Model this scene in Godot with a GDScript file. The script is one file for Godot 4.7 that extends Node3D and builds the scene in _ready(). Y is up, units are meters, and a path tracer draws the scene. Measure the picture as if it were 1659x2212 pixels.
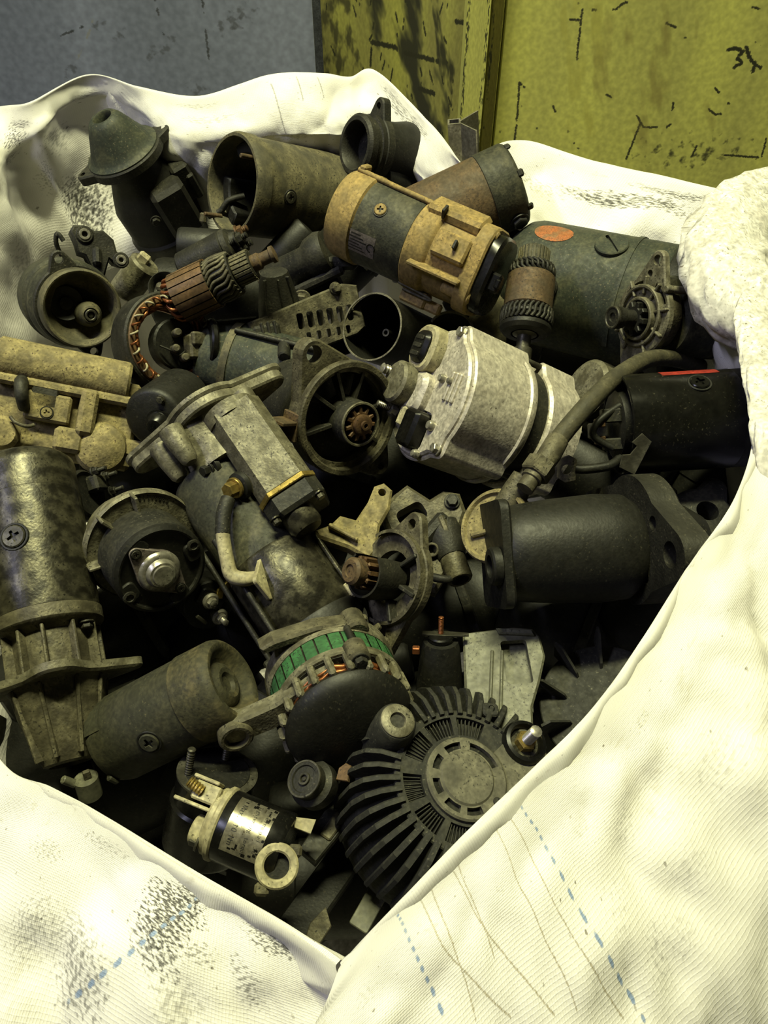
extends Node3D
# A white woven bulk bag heaped with scrap starter motors and alternators, in a workshop corner between painted steel containers.

const FOCAL := 1736.0            # focal length in pixels of the 1659 x 2212 frame
const CX := 829.5
const CY := 1106.0
const CAM_H := 1.40
const PITCH := 47.0

var cam_basis := Basis()
var U := 0.0005                  # metres per drawing unit of the thing being built
var M := {}
var taken := {}
var noise_img := {}

# ------------------------------------------------------------------ geometry collector
class G:
	var st := SurfaceTool.new()
	var grp := 1
	func _init():
		st.begin(Mesh.PRIMITIVE_TRIANGLES)
	func smooth():
		grp += 1
		st.set_smooth_group(grp)
	func flat():
		st.set_smooth_group(0xFFFFFFFF)
	func tri(a, b, c):
		st.add_vertex(a); st.add_vertex(c); st.add_vertex(b)
	func quad(a, b, c, d):
		tri(a, b, c); tri(a, c, d)

func V(x, y, z) -> Vector3: return Vector3(x, y, z)
func T(x = 0.0, y = 0.0, z = 0.0) -> Transform3D: return Transform3D(Basis(), Vector3(x, y, z))
func rx(a) -> Transform3D: return Transform3D(Basis(Vector3.RIGHT, deg_to_rad(a)), Vector3.ZERO)
func ry(a) -> Transform3D: return Transform3D(Basis(Vector3.UP, deg_to_rad(a)), Vector3.ZERO)
func rz(a) -> Transform3D: return Transform3D(Basis(Vector3.BACK, deg_to_rad(a)), Vector3.ZERO)

func aim(pos: Vector3, y: Vector3, up: Vector3) -> Transform3D:
	# local Y points along y, local -Z as near as possible along up
	var yy := y.normalized()
	var u := up - yy * up.dot(yy)
	if u.length() < 0.01:
		u = Vector3(0.3, 0.5, 0.8) - yy * Vector3(0.3, 0.5, 0.8).dot(yy)
	var zz := -u.normalized()
	return Transform3D(Basis(yy.cross(zz), yy, zz), pos)

func side(deg, r, y) -> Transform3D:
	# a spot on the side of a round body: 0 degrees is -Z, 90 is +X; local Y points outwards
	var a := deg_to_rad(deg)
	var d := Vector3(sin(a), 0, -cos(a))
	return aim(d * r + Vector3(0, y, 0), d, Vector3.UP)

func lathe(g: G, prof: Array, xf := Transform3D(), seg := 40, a0 := 0.0, a1 := 360.0) -> G:
	# prof: [[radius, y], ...] from the low end over the outside to the high end
	var n := prof.size()
	var dirs := []
	for i in n - 1:
		dirs.append(Vector2(prof[i + 1][0] - prof[i][0], prof[i + 1][1] - prof[i][1]).normalized())
	g.smooth()
	for i in n - 1:
		if i > 0 and dirs[i].dot(dirs[i - 1]) < 0.8:
			g.smooth()
		for k in seg:
			var p := deg_to_rad(lerpf(a0, a1, float(k) / seg))
			var q := deg_to_rad(lerpf(a0, a1, float(k + 1) / seg))
			if k == seg - 1 and a1 - a0 > 359.0: q = deg_to_rad(a0)
			var r0: float = prof[i][0]; var r1: float = prof[i + 1][0]
			var y0: float = prof[i][1]; var y1: float = prof[i + 1][1]
			var A := xf * Vector3(r0 * cos(q), y0, r0 * sin(q))
			var B := xf * Vector3(r0 * cos(p), y0, r0 * sin(p))
			var C := xf * Vector3(r1 * cos(p), y1, r1 * sin(p))
			var D := xf * Vector3(r1 * cos(q), y1, r1 * sin(q))
			if r0 < 1e-6: g.tri(A, C, D)
			elif r1 < 1e-6: g.tri(A, B, C)
			else: g.quad(A, B, C, D)
	return g

func cyl(g: G, r, y0, y1, xf := Transform3D(), bev := 2.0, seg := 32) -> G:
	return lathe(g, [[0, y0], [r - bev, y0], [r, y0 + bev], [r, y1 - bev], [r - bev, y1], [0, y1]], xf, seg)

func ring(g: G, ro, ri, y0, y1, xf := Transform3D(), bev := 1.5, seg := 40) -> G:
	return lathe(g, [[ri, y0], [ro - bev, y0], [ro, y0 + bev], [ro, y1 - bev], [ro - bev, y1], [ri + bev, y1], [ri, y1 - bev], [ri, y0]], xf, seg)

func area2(p: PackedVector2Array) -> float:
	var s := 0.0
	for i in p.size():
		s += p[i].cross(p[(i + 1) % p.size()])
	return s * 0.5

func inset(p: PackedVector2Array, d: float) -> PackedVector2Array:
	var r := PackedVector2Array()
	var n := p.size()
	for i in n:
		var e0 := (p[i] - p[(i + n - 1) % n]).normalized()
		var e1 := (p[(i + 1) % n] - p[i]).normalized()
		var m := (Vector2(-e0.y, e0.x) + Vector2(-e1.y, e1.x))
		var l := maxf(m.length(), 0.35)
		r.append(p[i] + m / l * d)
	return r

func crosses(a: Vector2, b: Vector2, p: PackedVector2Array) -> bool:
	for k in p.size():
		var c := p[k]; var d := p[(k + 1) % p.size()]
		if c.distance_squared_to(a) < 1e-4 or d.distance_squared_to(a) < 1e-4 or c.distance_squared_to(b) < 1e-4 or d.distance_squared_to(b) < 1e-4: continue
		if Geometry2D.segment_intersects_segment(a, b, c, d) != null: return true
	return false

func bridged(p: PackedVector2Array, hs: Array) -> PackedVector2Array:
	# cuts a hair-thin slit from the outline to each hole, nearest hole first
	var o := p
	var left := []
	for h0 in hs:
		var h: PackedVector2Array = h0.duplicate()
		if area2(h) > 0: h.reverse()
		left.append(h)
	while left.size():
		var best := 1e12; var bi := 0; var bj := 0; var bk := -1
		for k in left.size():
			for j in left[k].size():
				for i in o.size():
					var dd: float = o[i].distance_squared_to(left[k][j])
					if dd < best and not crosses(o[i], left[k][j], o):
						var ok := true
						for l in left.size():
							if crosses(o[i], left[k][j], left[l]): ok = false
						if ok:
							best = dd; bi = i; bj = j; bk = k
		if bk < 0: break
		var h: PackedVector2Array = left[bk]
		left.remove_at(bk)
		var dir := (h[bj] - o[bi]).normalized()
		var e := Vector2(dir.y, -dir.x) * 0.02
		var q := PackedVector2Array()
		for i in bi + 1: q.append(o[i])
		q[-1] -= e
		for j in h.size() + 1: q.append(h[(bj + j) % h.size()])
		q[bi + 1] -= e
		q[-1] += e
		q.append(o[bi] + e)
		for i in range(bi + 1, o.size()): q.append(o[i])
		o = q
	return o

func prism(g: G, poly, y0: float, y1: float, xf := Transform3D(), bev := 1.5, holes := [], soft := false) -> G:
	# plate with the outline poly (x right, y up as seen from +Y), from y0 to y1, chamfered at the +Y face
	var p := PackedVector2Array(poly)
	if area2(p) < 0: p.reverse()
	var top := inset(p, bev) if bev > 0 else p
	var at := func(v: Vector2, y: float) -> Vector3: return xf * Vector3(v.x, y, -v.y)
	var n := p.size()
	for side_pass in 2:
		if soft: g.smooth()
		else: g.flat()
		for i in n:
			var j := (i + 1) % n
			if side_pass == 0: g.quad(at.call(p[i], y0), at.call(p[j], y0), at.call(p[j], y1 - bev), at.call(p[i], y1 - bev))
			elif bev > 0: g.quad(at.call(p[i], y1 - bev), at.call(p[j], y1 - bev), at.call(top[j], y1), at.call(top[i], y1))
	g.flat()
	for level in 2:
		var outline := bridged(top if level else p, holes)
		var idx := Geometry2D.triangulate_polygon(outline)
		if idx.is_empty():
			outline = top if level else p
			idx = Geometry2D.triangulate_polygon(outline)
		var y := y1 if level else y0
		for k in idx.size() / 3:
			var a := outline[idx[k * 3]]; var b := outline[idx[k * 3 + 1]]; var c := outline[idx[k * 3 + 2]]
			if (b - a).cross(c - a) < 0:
				var s := b; b = c; c = s
			if level: g.tri(at.call(a, y), at.call(b, y), at.call(c, y))
			else: g.tri(at.call(a, y), at.call(c, y), at.call(b, y))
	for h0 in holes:
		var h: PackedVector2Array = h0
		if area2(h) > 0: h.reverse()
		if h.size() > 9: g.smooth()
		for i in h.size():
			var j := (i + 1) % h.size()
			g.quad(at.call(h[i], y0), at.call(h[j], y0), at.call(h[j], y1), at.call(h[i], y1))
	return g

func oquad(g: G, o: Vector3, a: Vector3, b: Vector3, c: Vector3, d: Vector3):
	# a quad turned so that it faces away from o
	if (b - a).cross(c - a).dot((a + c) * 0.5 - o) >= 0: g.quad(a, b, c, d)
	else: g.quad(a, d, c, b)

func box(g: G, sx, sy, sz, xf := Transform3D(), bev := 2.0) -> G:
	# chamfered box centred on its origin
	var h := Vector3(sx, sy, sz) * 0.5
	var b: float = minf(bev, minf(h.x, minf(h.y, h.z)) * 0.9)
	var e := [Vector3.RIGHT, Vector3.UP, Vector3.BACK]
	var o := xf.origin
	g.flat()
	for ax in 3:
		var n: Vector3 = e[ax]; var u: Vector3 = e[(ax + 1) % 3]; var w: Vector3 = e[(ax + 2) % 3]
		var hn: float = h[ax]; var hu: float = h[(ax + 1) % 3]; var hw: float = h[(ax + 2) % 3]
		for s in [-1.0, 1.0]:
			var q: Vector3 = n * s * hn
			oquad(g, o, xf * (q - u * (hu - b) - w * (hw - b)), xf * (q + u * (hu - b) - w * (hw - b)), xf * (q + u * (hu - b) + w * (hw - b)), xf * (q - u * (hu - b) + w * (hw - b)))
			for t in [-1.0, 1.0]:
				var p1: Vector3 = u * s * hu + w * t * (hw - b)
				var p2: Vector3 = u * s * (hu - b) + w * t * hw
				var a: Vector3 = n * (hn - b)
				oquad(g, o, xf * (p1 - a), xf * (p1 + a), xf * (p2 + a), xf * (p2 - a))
	for s in [-1.0, 1.0]:
		for t in [-1.0, 1.0]:
			for r in [-1.0, 1.0]:
				var A := xf * Vector3(s * h.x, t * (h.y - b), r * (h.z - b))
				var B := xf * Vector3(s * (h.x - b), t * h.y, r * (h.z - b))
				var C := xf * Vector3(s * (h.x - b), t * (h.y - b), r * h.z)
				if (B - A).cross(C - A).dot(A - o) > 0: g.tri(A, B, C)
				else: g.tri(A, C, B)
	return g

func spline(pts: Array, per := 6) -> Array:
	var r := []
	for i in pts.size() - 1:
		var a: Vector3 = pts[maxi(i - 1, 0)]; var b: Vector3 = pts[i]
		var c: Vector3 = pts[i + 1]; var d: Vector3 = pts[mini(i + 2, pts.size() - 1)]
		for k in per:
			r.append(b.cubic_interpolate(c, a, d, float(k) / per))
	r.append(pts[-1])
	return r

func tube(g: G, pts: Array, r, seg := 10, per := 6, squash := 1.0, caps := true) -> G:
	# r: a radius or an array of radii spread along the path
	var p := spline(pts, per) if per > 1 else pts
	var rings := []
	var up := Vector3(0.13, 0.29, 0.95)
	for i in p.size():
		var d: Vector3 = (p[mini(i + 1, p.size() - 1)] - p[maxi(i - 1, 0)]).normalized()
		var x := up.cross(d).normalized()
		if x.length() < 0.5: x = Vector3.RIGHT.cross(d).normalized()
		var y := d.cross(x).normalized()
		up = y
		var f := float(i) / maxi(p.size() - 1, 1)
		var rad: float
		if r is Array:
			var t: float = f * (r.size() - 1)
			var j := mini(int(t), r.size() - 2)
			rad = lerpf(r[j], r[j + 1], t - j)
		else: rad = r
		var ringp := []
		for k in seg:
			var a := TAU * k / seg
			ringp.append(p[i] + (x * cos(a) + y * sin(a) * squash) * rad)
		rings.append(ringp)
	g.smooth()
	for i in rings.size() - 1:
		for k in seg:
			var j := (k + 1) % seg
			g.quad(rings[i][k], rings[i][j], rings[i + 1][j], rings[i + 1][k])
	if caps:
		g.flat()
		for k in range(1, seg - 1):
			g.tri(rings[0][0], rings[0][k + 1], rings[0][k])
			g.tri(rings[-1][0], rings[-1][k], rings[-1][k + 1])
	return g

func circ(r, n := 24, c := Vector2.ZERO) -> PackedVector2Array:
	var p := PackedVector2Array()
	for i in n:
		p.append(c + Vector2(cos(TAU * i / n), sin(TAU * i / n)) * r)
	return p

func rrect(w, h, r, c := Vector2.ZERO, turn := 0.0, n := 4) -> PackedVector2Array:
	var p := PackedVector2Array()
	for q in 4:
		var cc := Vector2((w * 0.5 - r) * (1 if q == 0 or q == 3 else -1), (h * 0.5 - r) * (1 if q < 2 else -1))
		for i in n + 1:
			var a := PI * 0.5 * (q + float(i) / n)
			p.append(c + (cc + Vector2(cos(a), sin(a)) * r).rotated(deg_to_rad(turn)))
	return p

func sector(r0, r1, a0, a1, n := 6) -> PackedVector2Array:
	var p := PackedVector2Array()
	for i in n + 1:
		var a := deg_to_rad(lerpf(a0, a1, float(i) / n)); p.append(Vector2(cos(a), sin(a)) * r0)
	for i in n + 1:
		var a := deg_to_rad(lerpf(a1, a0, float(i) / n)); p.append(Vector2(cos(a), sin(a)) * r1)
	return p

func lobes(r: float, ears: Array, n := 60) -> PackedVector2Array:
	# a disc of radius r with ears: [angle, distance of ear centre, ear radius]; outline is the hull of ear and disc
	var out := PackedVector2Array(circ(r, n))
	for e in ears:
		var c := Vector2(e[1], 0).rotated(deg_to_rad(e[0]))
		var pts := PackedVector2Array(circ(e[2], 20, c))
		pts.append_array(circ(r * (e[3] if e.size() > 3 else 0.75), 30, Vector2.ZERO))
		var hull := Geometry2D.convex_hull(pts)
		hull.remove_at(hull.size() - 1)
		var m := Geometry2D.merge_polygons(out, hull)
		var big := 0.0
		for q in m:
			if absf(area2(q)) > big:
				big = absf(area2(q)); out = q
	return out

func gear_poly(ro, ri, teeth, tip := 0.35) -> PackedVector2Array:
	var p := PackedVector2Array()
	for i in teeth:
		var a: float = TAU * i / teeth; var s: float = TAU / teeth
		p.append(Vector2.from_angle(a - s * 0.36) * ri)
		p.append(Vector2.from_angle(a - s * tip * 0.5) * ro)
		p.append(Vector2.from_angle(a + s * tip * 0.5) * ro)
		p.append(Vector2.from_angle(a + s * 0.36) * ri)
	return p

func hexp(r) -> PackedVector2Array: return circ(r, 6)

func cross_poly(r, w, c := Vector2.ZERO, turn := 0.0) -> PackedVector2Array:
	var p := PackedVector2Array()
	for q in 4:
		for v in [Vector2(w, -w), Vector2(r, -w * 0.8), Vector2(r, w * 0.8)]:
			p.append(c + v.rotated(PI * 0.5 * q + deg_to_rad(turn)))
	return p

func bolt(g: G, r, h, xf := Transform3D(), washer := 1.35) -> G:
	if washer > 0: lathe(g, [[0, 0], [r * washer, 0], [r * washer, h * 0.2], [r * washer * 0.95, h * 0.25], [0, h * 0.25]], xf, 20)
	prism(g, hexp(r), h * 0.2, h, xf, r * 0.12)
	return g

func stud(g: G, r, y0, y1, xf := Transform3D(), pitch := 0.0) -> G:
	var pr := [[0, y0]]
	var st: float = pitch if pitch > 0 else r * 0.55
	var y: float = y0
	while y < y1 - st:
		pr.append([r, y]); pr.append([r * 0.8, y + st * 0.5]); y += st
	pr.append([r, y1 - st * 0.4]); pr.append([r * 0.7, y1]); pr.append([0, y1])
	return lathe(g, pr, xf, 12)

func screw(parent: Node3D, r, xf: Transform3D, mat, called := "screw", turn := 20.0) -> Node3D:
	var g := G.new()
	prism(g, circ(r, 22), -r * 0.3, r * 0.22, xf, r * 0.1, [cross_poly(r * 0.55, r * 0.16, Vector2.ZERO, turn)], true)
	var s := part(parent, called, g, mat)
	var h := G.new()
	lathe(h, [[0, -r * 0.25], [r * 0.62, -r * 0.25], [0, -r * 0.2]], xf, 12)
	ring(h, r * 1.25, r * 1.02, -r * 0.3, r * 0.06, xf, r * 0.05, 24)
	part(s, "recess", h, M.black)
	return s

# ------------------------------------------------------------------ things and parts
func numbered(n: String) -> String:
	if not taken.has(n):
		taken[n] = 0
		return n
	taken[n] += 1
	return "%s_%03d" % [n, taken[n]]

func ray(px, py) -> Vector3: return cam_basis * Vector3((px - CX) / FOCAL, (CY - py) / FOCAL, -1.0)

func at_h(px, py, h) -> Vector3:
	# the point at height h seen at this spot of the photograph
	var d := ray(px, py)
	return Vector3(0, CAM_H, 0) + d * ((h - CAM_H) / d.y)

func depth_h(px, py, h) -> float: return (h - CAM_H) / ray(px, py).y

func look(px, py) -> Basis:
	# right, up and towards-the-viewer at a spot
	var z := -ray(px, py).normalized()
	var x := cam_basis.y.cross(z).normalized()
	return Basis(x, z.cross(x), z)

func thing(called: String, label: String, category: String, px: float, py: float, h: float, ydir := Vector3(0, 0, 1), up := Vector3(0, 1, 0), group := "") -> Node3D:
	var o := Node3D.new()
	o.name = numbered(called)
	add_child(o)
	var f := look(px, py)
	U = depth_h(px, py, h) / FOCAL
	o.transform = aim(at_h(px, py, h), f * ydir, f * up)
	o.set_meta("label", label); o.set_meta("category", category)
	if group: o.set_meta("group", group)
	return o

func commit(g: G) -> ArrayMesh:
	g.st.generate_normals()
	return g.st.commit()

func part(parent: Node3D, called: String, g: G, mat: Material, label := "") -> MeshInstance3D:
	g.st.generate_normals()
	var a := g.st.commit_to_arrays()
	var vs: PackedVector3Array = a[Mesh.ARRAY_VERTEX]
	for i in vs.size(): vs[i] *= U
	a[Mesh.ARRAY_VERTEX] = vs
	var m := ArrayMesh.new()
	m.add_surface_from_arrays(Mesh.PRIMITIVE_TRIANGLES, a)
	var o := MeshInstance3D.new()
	o.name = called
	o.mesh = m
	o.material_override = mat
	if label: o.set_meta("label", label)
	parent.add_child(o, true)
	return o

func structure(called: String, mesh: Mesh, mat: Material, pos: Vector3, label: String, parent: Node3D = null) -> MeshInstance3D:
	var o := MeshInstance3D.new()
	o.name = called
	o.mesh = mesh
	o.material_override = mat
	o.position = pos
	o.set_meta("kind", "structure"); o.set_meta("label", label)
	(parent if parent else self).add_child(o, true)
	return o

func bxm(x, y, z) -> BoxMesh:
	var b := BoxMesh.new()
	b.size = Vector3(x, y, z)
	return b

# ------------------------------------------------------------------ materials
func noise_bytes(seed_: int, freq: float, oct := 4, size := 512, kind := FastNoiseLite.TYPE_SIMPLEX_SMOOTH) -> PackedByteArray:
	var key := "%d_%f_%d_%d_%d" % [seed_, freq, oct, size, kind]
	if not noise_img.has(key):
		var n := FastNoiseLite.new()
		n.seed = seed_; n.frequency = freq; n.noise_type = kind
		n.fractal_octaves = oct
		var im := n.get_seamless_image(size, size)
		im.convert(Image.FORMAT_L8)
		noise_img[key] = im.get_data()
	return noise_img[key]

func ranks(a: PackedByteArray) -> PackedFloat32Array:
	# share of the picture darker than each of the 256 greys
	var h := PackedFloat32Array()
	h.resize(256)
	for v in a: h[v] += 1.0
	var s := 0.0
	for i in 256:
		s += h[i]
		h[i] = (s - h[i] * 0.5) / a.size()
	return h

func grime(base: Color, patch: Color, fleck: Color, lo: float, hi: float, fl: float, sd := 1, patch_f := 0.008, hard := false) -> ImageTexture:
	var S := 512
	var a := noise_bytes(sd, patch_f, 5)
	var b := noise_bytes(sd + 40, 0.06, 3)
	var c := noise_bytes(77 + sd, 0.075, 3)
	var d := noise_bytes(130, 0.02, 4)
	var ea := ranks(a); var ec := ranks(c)
	var q := 0.86 + (fl - 0.68) * 0.9
	var out := PackedByteArray()
	out.resize(S * S * 3)
	for i in S * S:
		var n: float = ea[a[i]] * 0.5 + a[i] / 510.0 + (b[i] / 255.0 - 0.5) * 0.35
		var t := smoothstep(lo, hi, n) if hard else smoothstep(lo - 0.15, hi + 0.2, n) * 0.85
		var k := (0.72 + 0.36 * b[i] / 255.0) * (0.84 + 0.32 * d[i] / 255.0)
		var col := base.lerp(patch, t)
		var f: float = ec[c[i]]
		if f > q: col = col.lerp(fleck, minf((f - q) / (1.0 - q) * 1.4, 0.85) * smoothstep(0.25, 0.8, 1.0 - ea[a[i]]))
		out[i * 3] = clampi(int(col.r * k * 255), 0, 255)
		out[i * 3 + 1] = clampi(int(col.g * k * 255), 0, 255)
		out[i * 3 + 2] = clampi(int(col.b * k * 255), 0, 255)
	return ImageTexture.create_from_image(Image.create_from_data(S, S, false, Image.FORMAT_RGB8, out))

func grey_tex(seed_: int, freq: float, lo: float, hi: float, oct := 4) -> ImageTexture:
	var a := noise_bytes(seed_, freq, oct)
	var o := PackedByteArray()
	o.resize(a.size())
	for i in a.size(): o[i] = clampi(int(255 * lerpf(lo, hi, a[i] / 255.0)), 0, 255)
	return ImageTexture.create_from_image(Image.create_from_data(512, 512, false, Image.FORMAT_L8, o))

func mat(key: String, tex: Texture2D, rough: float, metal := 0.0, bump := 0.0, scale := 7.0, tint := Color(0.86, 0.855, 0.825), spec := 0.4) -> StandardMaterial3D:
	var m := StandardMaterial3D.new()
	m.resource_name = key
	m.albedo_color = tint
	m.albedo_texture = tex
	m.roughness = rough
	m.metallic = metal
	m.metallic_specular = spec
	m.uv1_triplanar = true
	m.uv1_triplanar_sharpness = 4.0
	m.uv1_scale = Vector3.ONE * scale
	if rough > 0.2:
		m.roughness_texture = M_rough
	if bump > 0:
		m.heightmap_enabled = true
		m.heightmap_texture = M_bump
		m.heightmap_scale = bump * 0.5
	M[key] = m
	return m

func flat_mat(key: String, c: Color, rough := 0.6, metal := 0.0) -> StandardMaterial3D:
	var m := StandardMaterial3D.new()
	m.resource_name = key
	m.albedo_color = c
	m.roughness = rough
	m.metallic = metal
	M[key] = m
	return m

var M_rough: ImageTexture
var M_bump: ImageTexture

func c8(r, g, b) -> Color: return Color8(r, g, b)

func make_materials():
	M_rough = grey_tex(5, 0.03, 0.72, 1.0)
	M_bump = grey_tex(9, 0.09, 0.0, 1.0, 3)
	mat("black", grime(c8(28, 28, 24), c8(36, 35, 30), c8(70, 67, 55), 0.2, 0.95, 0.77, 3), 0.62, 0.0, 0.02)
	mat("dark", grime(c8(40, 40, 35), c8(62, 60, 50), c8(110, 105, 90), 0.35, 0.85, 0.77, 4), 0.72, 0.05, 0.03)
	mat("iron", grime(c8(56, 55, 48), c8(38, 37, 32), c8(112, 106, 90), 0.35, 0.8, 0.77, 6), 0.68, 0.2, 0.04)
	mat("olive", grime(c8(60, 61, 51), c8(92, 89, 72), c8(36, 36, 30), 0.4, 0.85, 0.74, 7), 0.75, 0.1, 0.03)
	mat("olive_dark", grime(c8(58, 58, 46), c8(72, 70, 54), c8(98, 92, 70), 0.4, 0.9, 0.8, 35), 0.8, 0.05, 0.02)
	mat("olive_dusty", grime(c8(66, 64, 48), c8(100, 92, 66), c8(40, 38, 30), 0.4, 0.8, 0.75, 36), 0.8, 0.05, 0.03)
	mat("dusty", grime(c8(112, 106, 82), c8(70, 68, 56), c8(42, 41, 34), 0.42, 0.75, 0.72, 8), 0.8, 0.05, 0.02)
	mat("steel", grime(c8(104, 102, 92), c8(64, 62, 53), c8(36, 35, 30), 0.45, 0.85, 0.74, 10), 0.5, 0.5, 0.02)
	mat("worn", grime(c8(92, 89, 75), c8(46, 44, 37), c8(30, 29, 25), 0.28, 0.85, 0.78, 11, 0.016, true), 0.44, 0.5, 0.02)
	mat("alu", grime(c8(138, 134, 116), c8(84, 80, 64), c8(44, 42, 34), 0.42, 0.85, 0.76, 12, 0.014), 0.62, 0.25, 0.04)
	mat("cast", grime(c8(112, 107, 88), c8(64, 60, 48), c8(38, 36, 29), 0.4, 0.8, 0.75, 13, 0.014), 0.7, 0.2, 0.05)
	mat("silver", grime(c8(226, 219, 208), c8(206, 198, 186), c8(74, 64, 50), 0.45, 0.9, 0.81, 14), 0.5, 0.3, 0.02)
	mat("tan", grime(c8(172, 147, 94), c8(140, 122, 82), c8(92, 74, 48), 0.42, 0.85, 0.77, 15), 0.85, 0.0, 0.02)
	mat("mud", grime(c8(164, 151, 108), c8(120, 110, 82), c8(66, 54, 40), 0.4, 0.8, 0.75, 16, 0.014), 0.9, 0.0, 0.05)
	mat("rust", grime(c8(104, 85, 62), c8(84, 74, 59), c8(54, 45, 38), 0.4, 0.8, 0.74, 17), 0.8, 0.1, 0.03)
	mat("gear_rust", grime(c8(112, 85, 58), c8(82, 63, 45), c8(56, 44, 33), 0.42, 0.8, 0.74, 18), 0.65, 0.3, 0.02)
	mat("copper", grime(c8(178, 112, 70), c8(132, 82, 52), c8(74, 48, 33), 0.5, 0.85, 0.74, 19), 0.42, 0.65, 0.0)
	mat("lamination", grime(c8(124, 97, 68), c8(98, 79, 57), c8(70, 56, 42), 0.42, 0.8, 0.77, 20), 0.65, 0.2, 0.0)
	mat("brass", grime(c8(206, 180, 104), c8(160, 138, 84), c8(84, 70, 44), 0.5, 0.85, 0.78, 21), 0.34, 0.75, 0.0)
	mat("green", grime(c8(60, 112, 68), c8(46, 90, 56), c8(36, 46, 36), 0.45, 0.8, 0.70, 22), 0.75, 0.0, 0.0)
	mat("cream", grime(c8(198, 190, 158), c8(156, 147, 118), c8(84, 78, 62), 0.4, 0.8, 0.78, 23), 0.65, 0.0, 0.0)
	mat("bright", grime(c8(200, 196, 186), c8(160, 156, 146), c8(88, 84, 76), 0.5, 0.85, 0.79, 24), 0.36, 0.65, 0.0)
	mat("gloss", grime(c8(19, 19, 18), c8(28, 27, 25), c8(54, 52, 45), 0.5, 0.85, 0.8, 25), 0.32, 0.0, 0.0)
	mat("gloss_worn", grime(c8(30, 30, 27), c8(23, 23, 21), c8(92, 88, 74), 0.5, 0.8, 0.78, 34), 0.27, 0.3, 0.0)
	mat("foil", grime(c8(206, 200, 182), c8(176, 168, 146), c8(120, 110, 90), 0.5, 0.85, 0.8, 37), 0.3, 0.8, 0.0)
	mat("ink", grime(c8(30, 30, 30), c8(36, 36, 36), c8(40, 40, 40), 0.5, 0.85, 0.8, 38), 0.7, 0.0, 0.0)
	mat("orange", grime(c8(186, 110, 64), c8(134, 106, 78), c8(60, 56, 46), 0.45, 0.7, 0.7, 26), 0.6, 0.0, 0.0, 14.0)
	mat("red", grime(c8(172, 60, 50), c8(150, 54, 46), c8(90, 40, 34), 0.5, 0.8, 0.78, 27), 0.4)
	mat("greenish", grime(c8(54, 60, 52), c8(84, 84, 66), c8(120, 112, 92), 0.42, 0.85, 0.76, 28), 0.75, 0.05, 0.02)
	mat("finned", grime(c8(46, 46, 42), c8(64, 63, 55), c8(104, 101, 88), 0.45, 0.75, 0.78, 29), 0.85, 0.05, 0.02)
	mat("finned_dust", grime(c8(116, 113, 98), c8(86, 84, 74), c8(50, 49, 42), 0.42, 0.85, 0.76, 30), 0.85, 0.05, 0.02)
	mat("plate", grime(c8(118, 118, 102), c8(92, 92, 78), c8(44, 42, 36), 0.5, 0.8, 0.72, 31), 0.6, 0.0, 0.0)
	mat("hose", grime(c8(84, 80, 62), c8(60, 58, 46), c8(110, 104, 84), 0.45, 0.75, 0.74, 32), 0.8, 0.0, 0.04)
	mat("violet", grime(c8(150, 140, 138), c8(120, 112, 112), c8(60, 56, 50), 0.45, 0.75, 0.75, 33), 0.55, 0.3, 0.03)

# ------------------------------------------------------------------ the scene
func _ready():
	# camera
	cam_basis = Basis(Vector3.RIGHT, deg_to_rad(-PITCH))
	var cam := Camera3D.new()
	cam.name = "camera"
	cam.fov = rad_to_deg(2.0 * atan(CY / FOCAL))
	cam.near = 0.02
	cam.transform = Transform3D(cam_basis, Vector3(0, CAM_H, 0))
	add_child(cam)
	# surroundings and exposure
	var env := Environment.new()
	env.background_mode = Environment.BG_COLOR
	env.background_color = Color(0.02, 0.02, 0.02)
	env.tonemap_mode = Environment.TONE_MAPPER_LINEAR
	env.tonemap_exposure = 0.84
	env.sdfgi_enabled = true
	env.ssao_enabled = true
	env.ssil_enabled = true
	var we := WorldEnvironment.new()
	we.name = "surroundings"
	we.environment = env
	add_child(we)
	make_materials()
	# lamps under the ceiling: a warm one above the bag, a cool one on the far left
	lamp("warm yellowish tube lamp hanging high above the bag", Vector3(-0.1, 3.95, -1.0), 12.0, Vector2(1.4, 0.18), 26.0, Color(0.985, 0.985, 0.775))
	lamp("cool white tube lamp hanging high to one side", Vector3(-2.6, 3.95, 0.2), 80.0, Vector2(1.4, 0.18), 9.0, Color(0.86, 0.86, 1.0))
	build_room()
	build_bag()
	build_back()
	build_middle()
	build_front()
	build_fill()

func lamp(label: String, pos: Vector3, turn: float, size: Vector2, energy: float, color: Color):
	var o := Node3D.new()
	o.name = numbered("ceiling_lamp")
	add_child(o)
	o.position = pos
	o.rotation_degrees.y = turn
	o.set_meta("label", label); o.set_meta("category", "lamp")
	U = 1.0
	var g := G.new()
	box(g, size.x + 0.08, 0.08, size.y + 0.08, T(0, 0.045, 0), 0.01)
	for s in [-1.0, 1.0]: tube(g, [V(s * size.x * 0.4, 0.08, 0), V(s * size.x * 0.4, 0.5, 0)], 0.008, 8, 1)
	part(o, "housing", g, M.plate)
	g = G.new()
	box(g, size.x, 0.02, size.y, T(0, -0.005, 0), 0.004)
	var e := flat_mat("lamp_glow", Color(0.9, 0.9, 0.9), 0.5)
	e.emission_enabled = true
	e.emission = color
	e.emission_energy_multiplier = 2.0
	part(o, "diffuser", g, e)
	var l := AreaLight3D.new()
	l.name = "lamp_light"
	l.area_size = size
	l.light_energy = energy
	l.light_color = color
	l.shadow_enabled = true
	l.area_range = 20.0
	l.position = Vector3(0, -0.03, 0)
	l.rotation_degrees.x = -90
	o.add_child(l)

# ------------------------------------------------------------------ room
func at_z(px, py, z) -> Vector3:
	var d := ray(px, py)
	return Vector3(0, CAM_H, 0) + d * (z / d.z)

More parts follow.
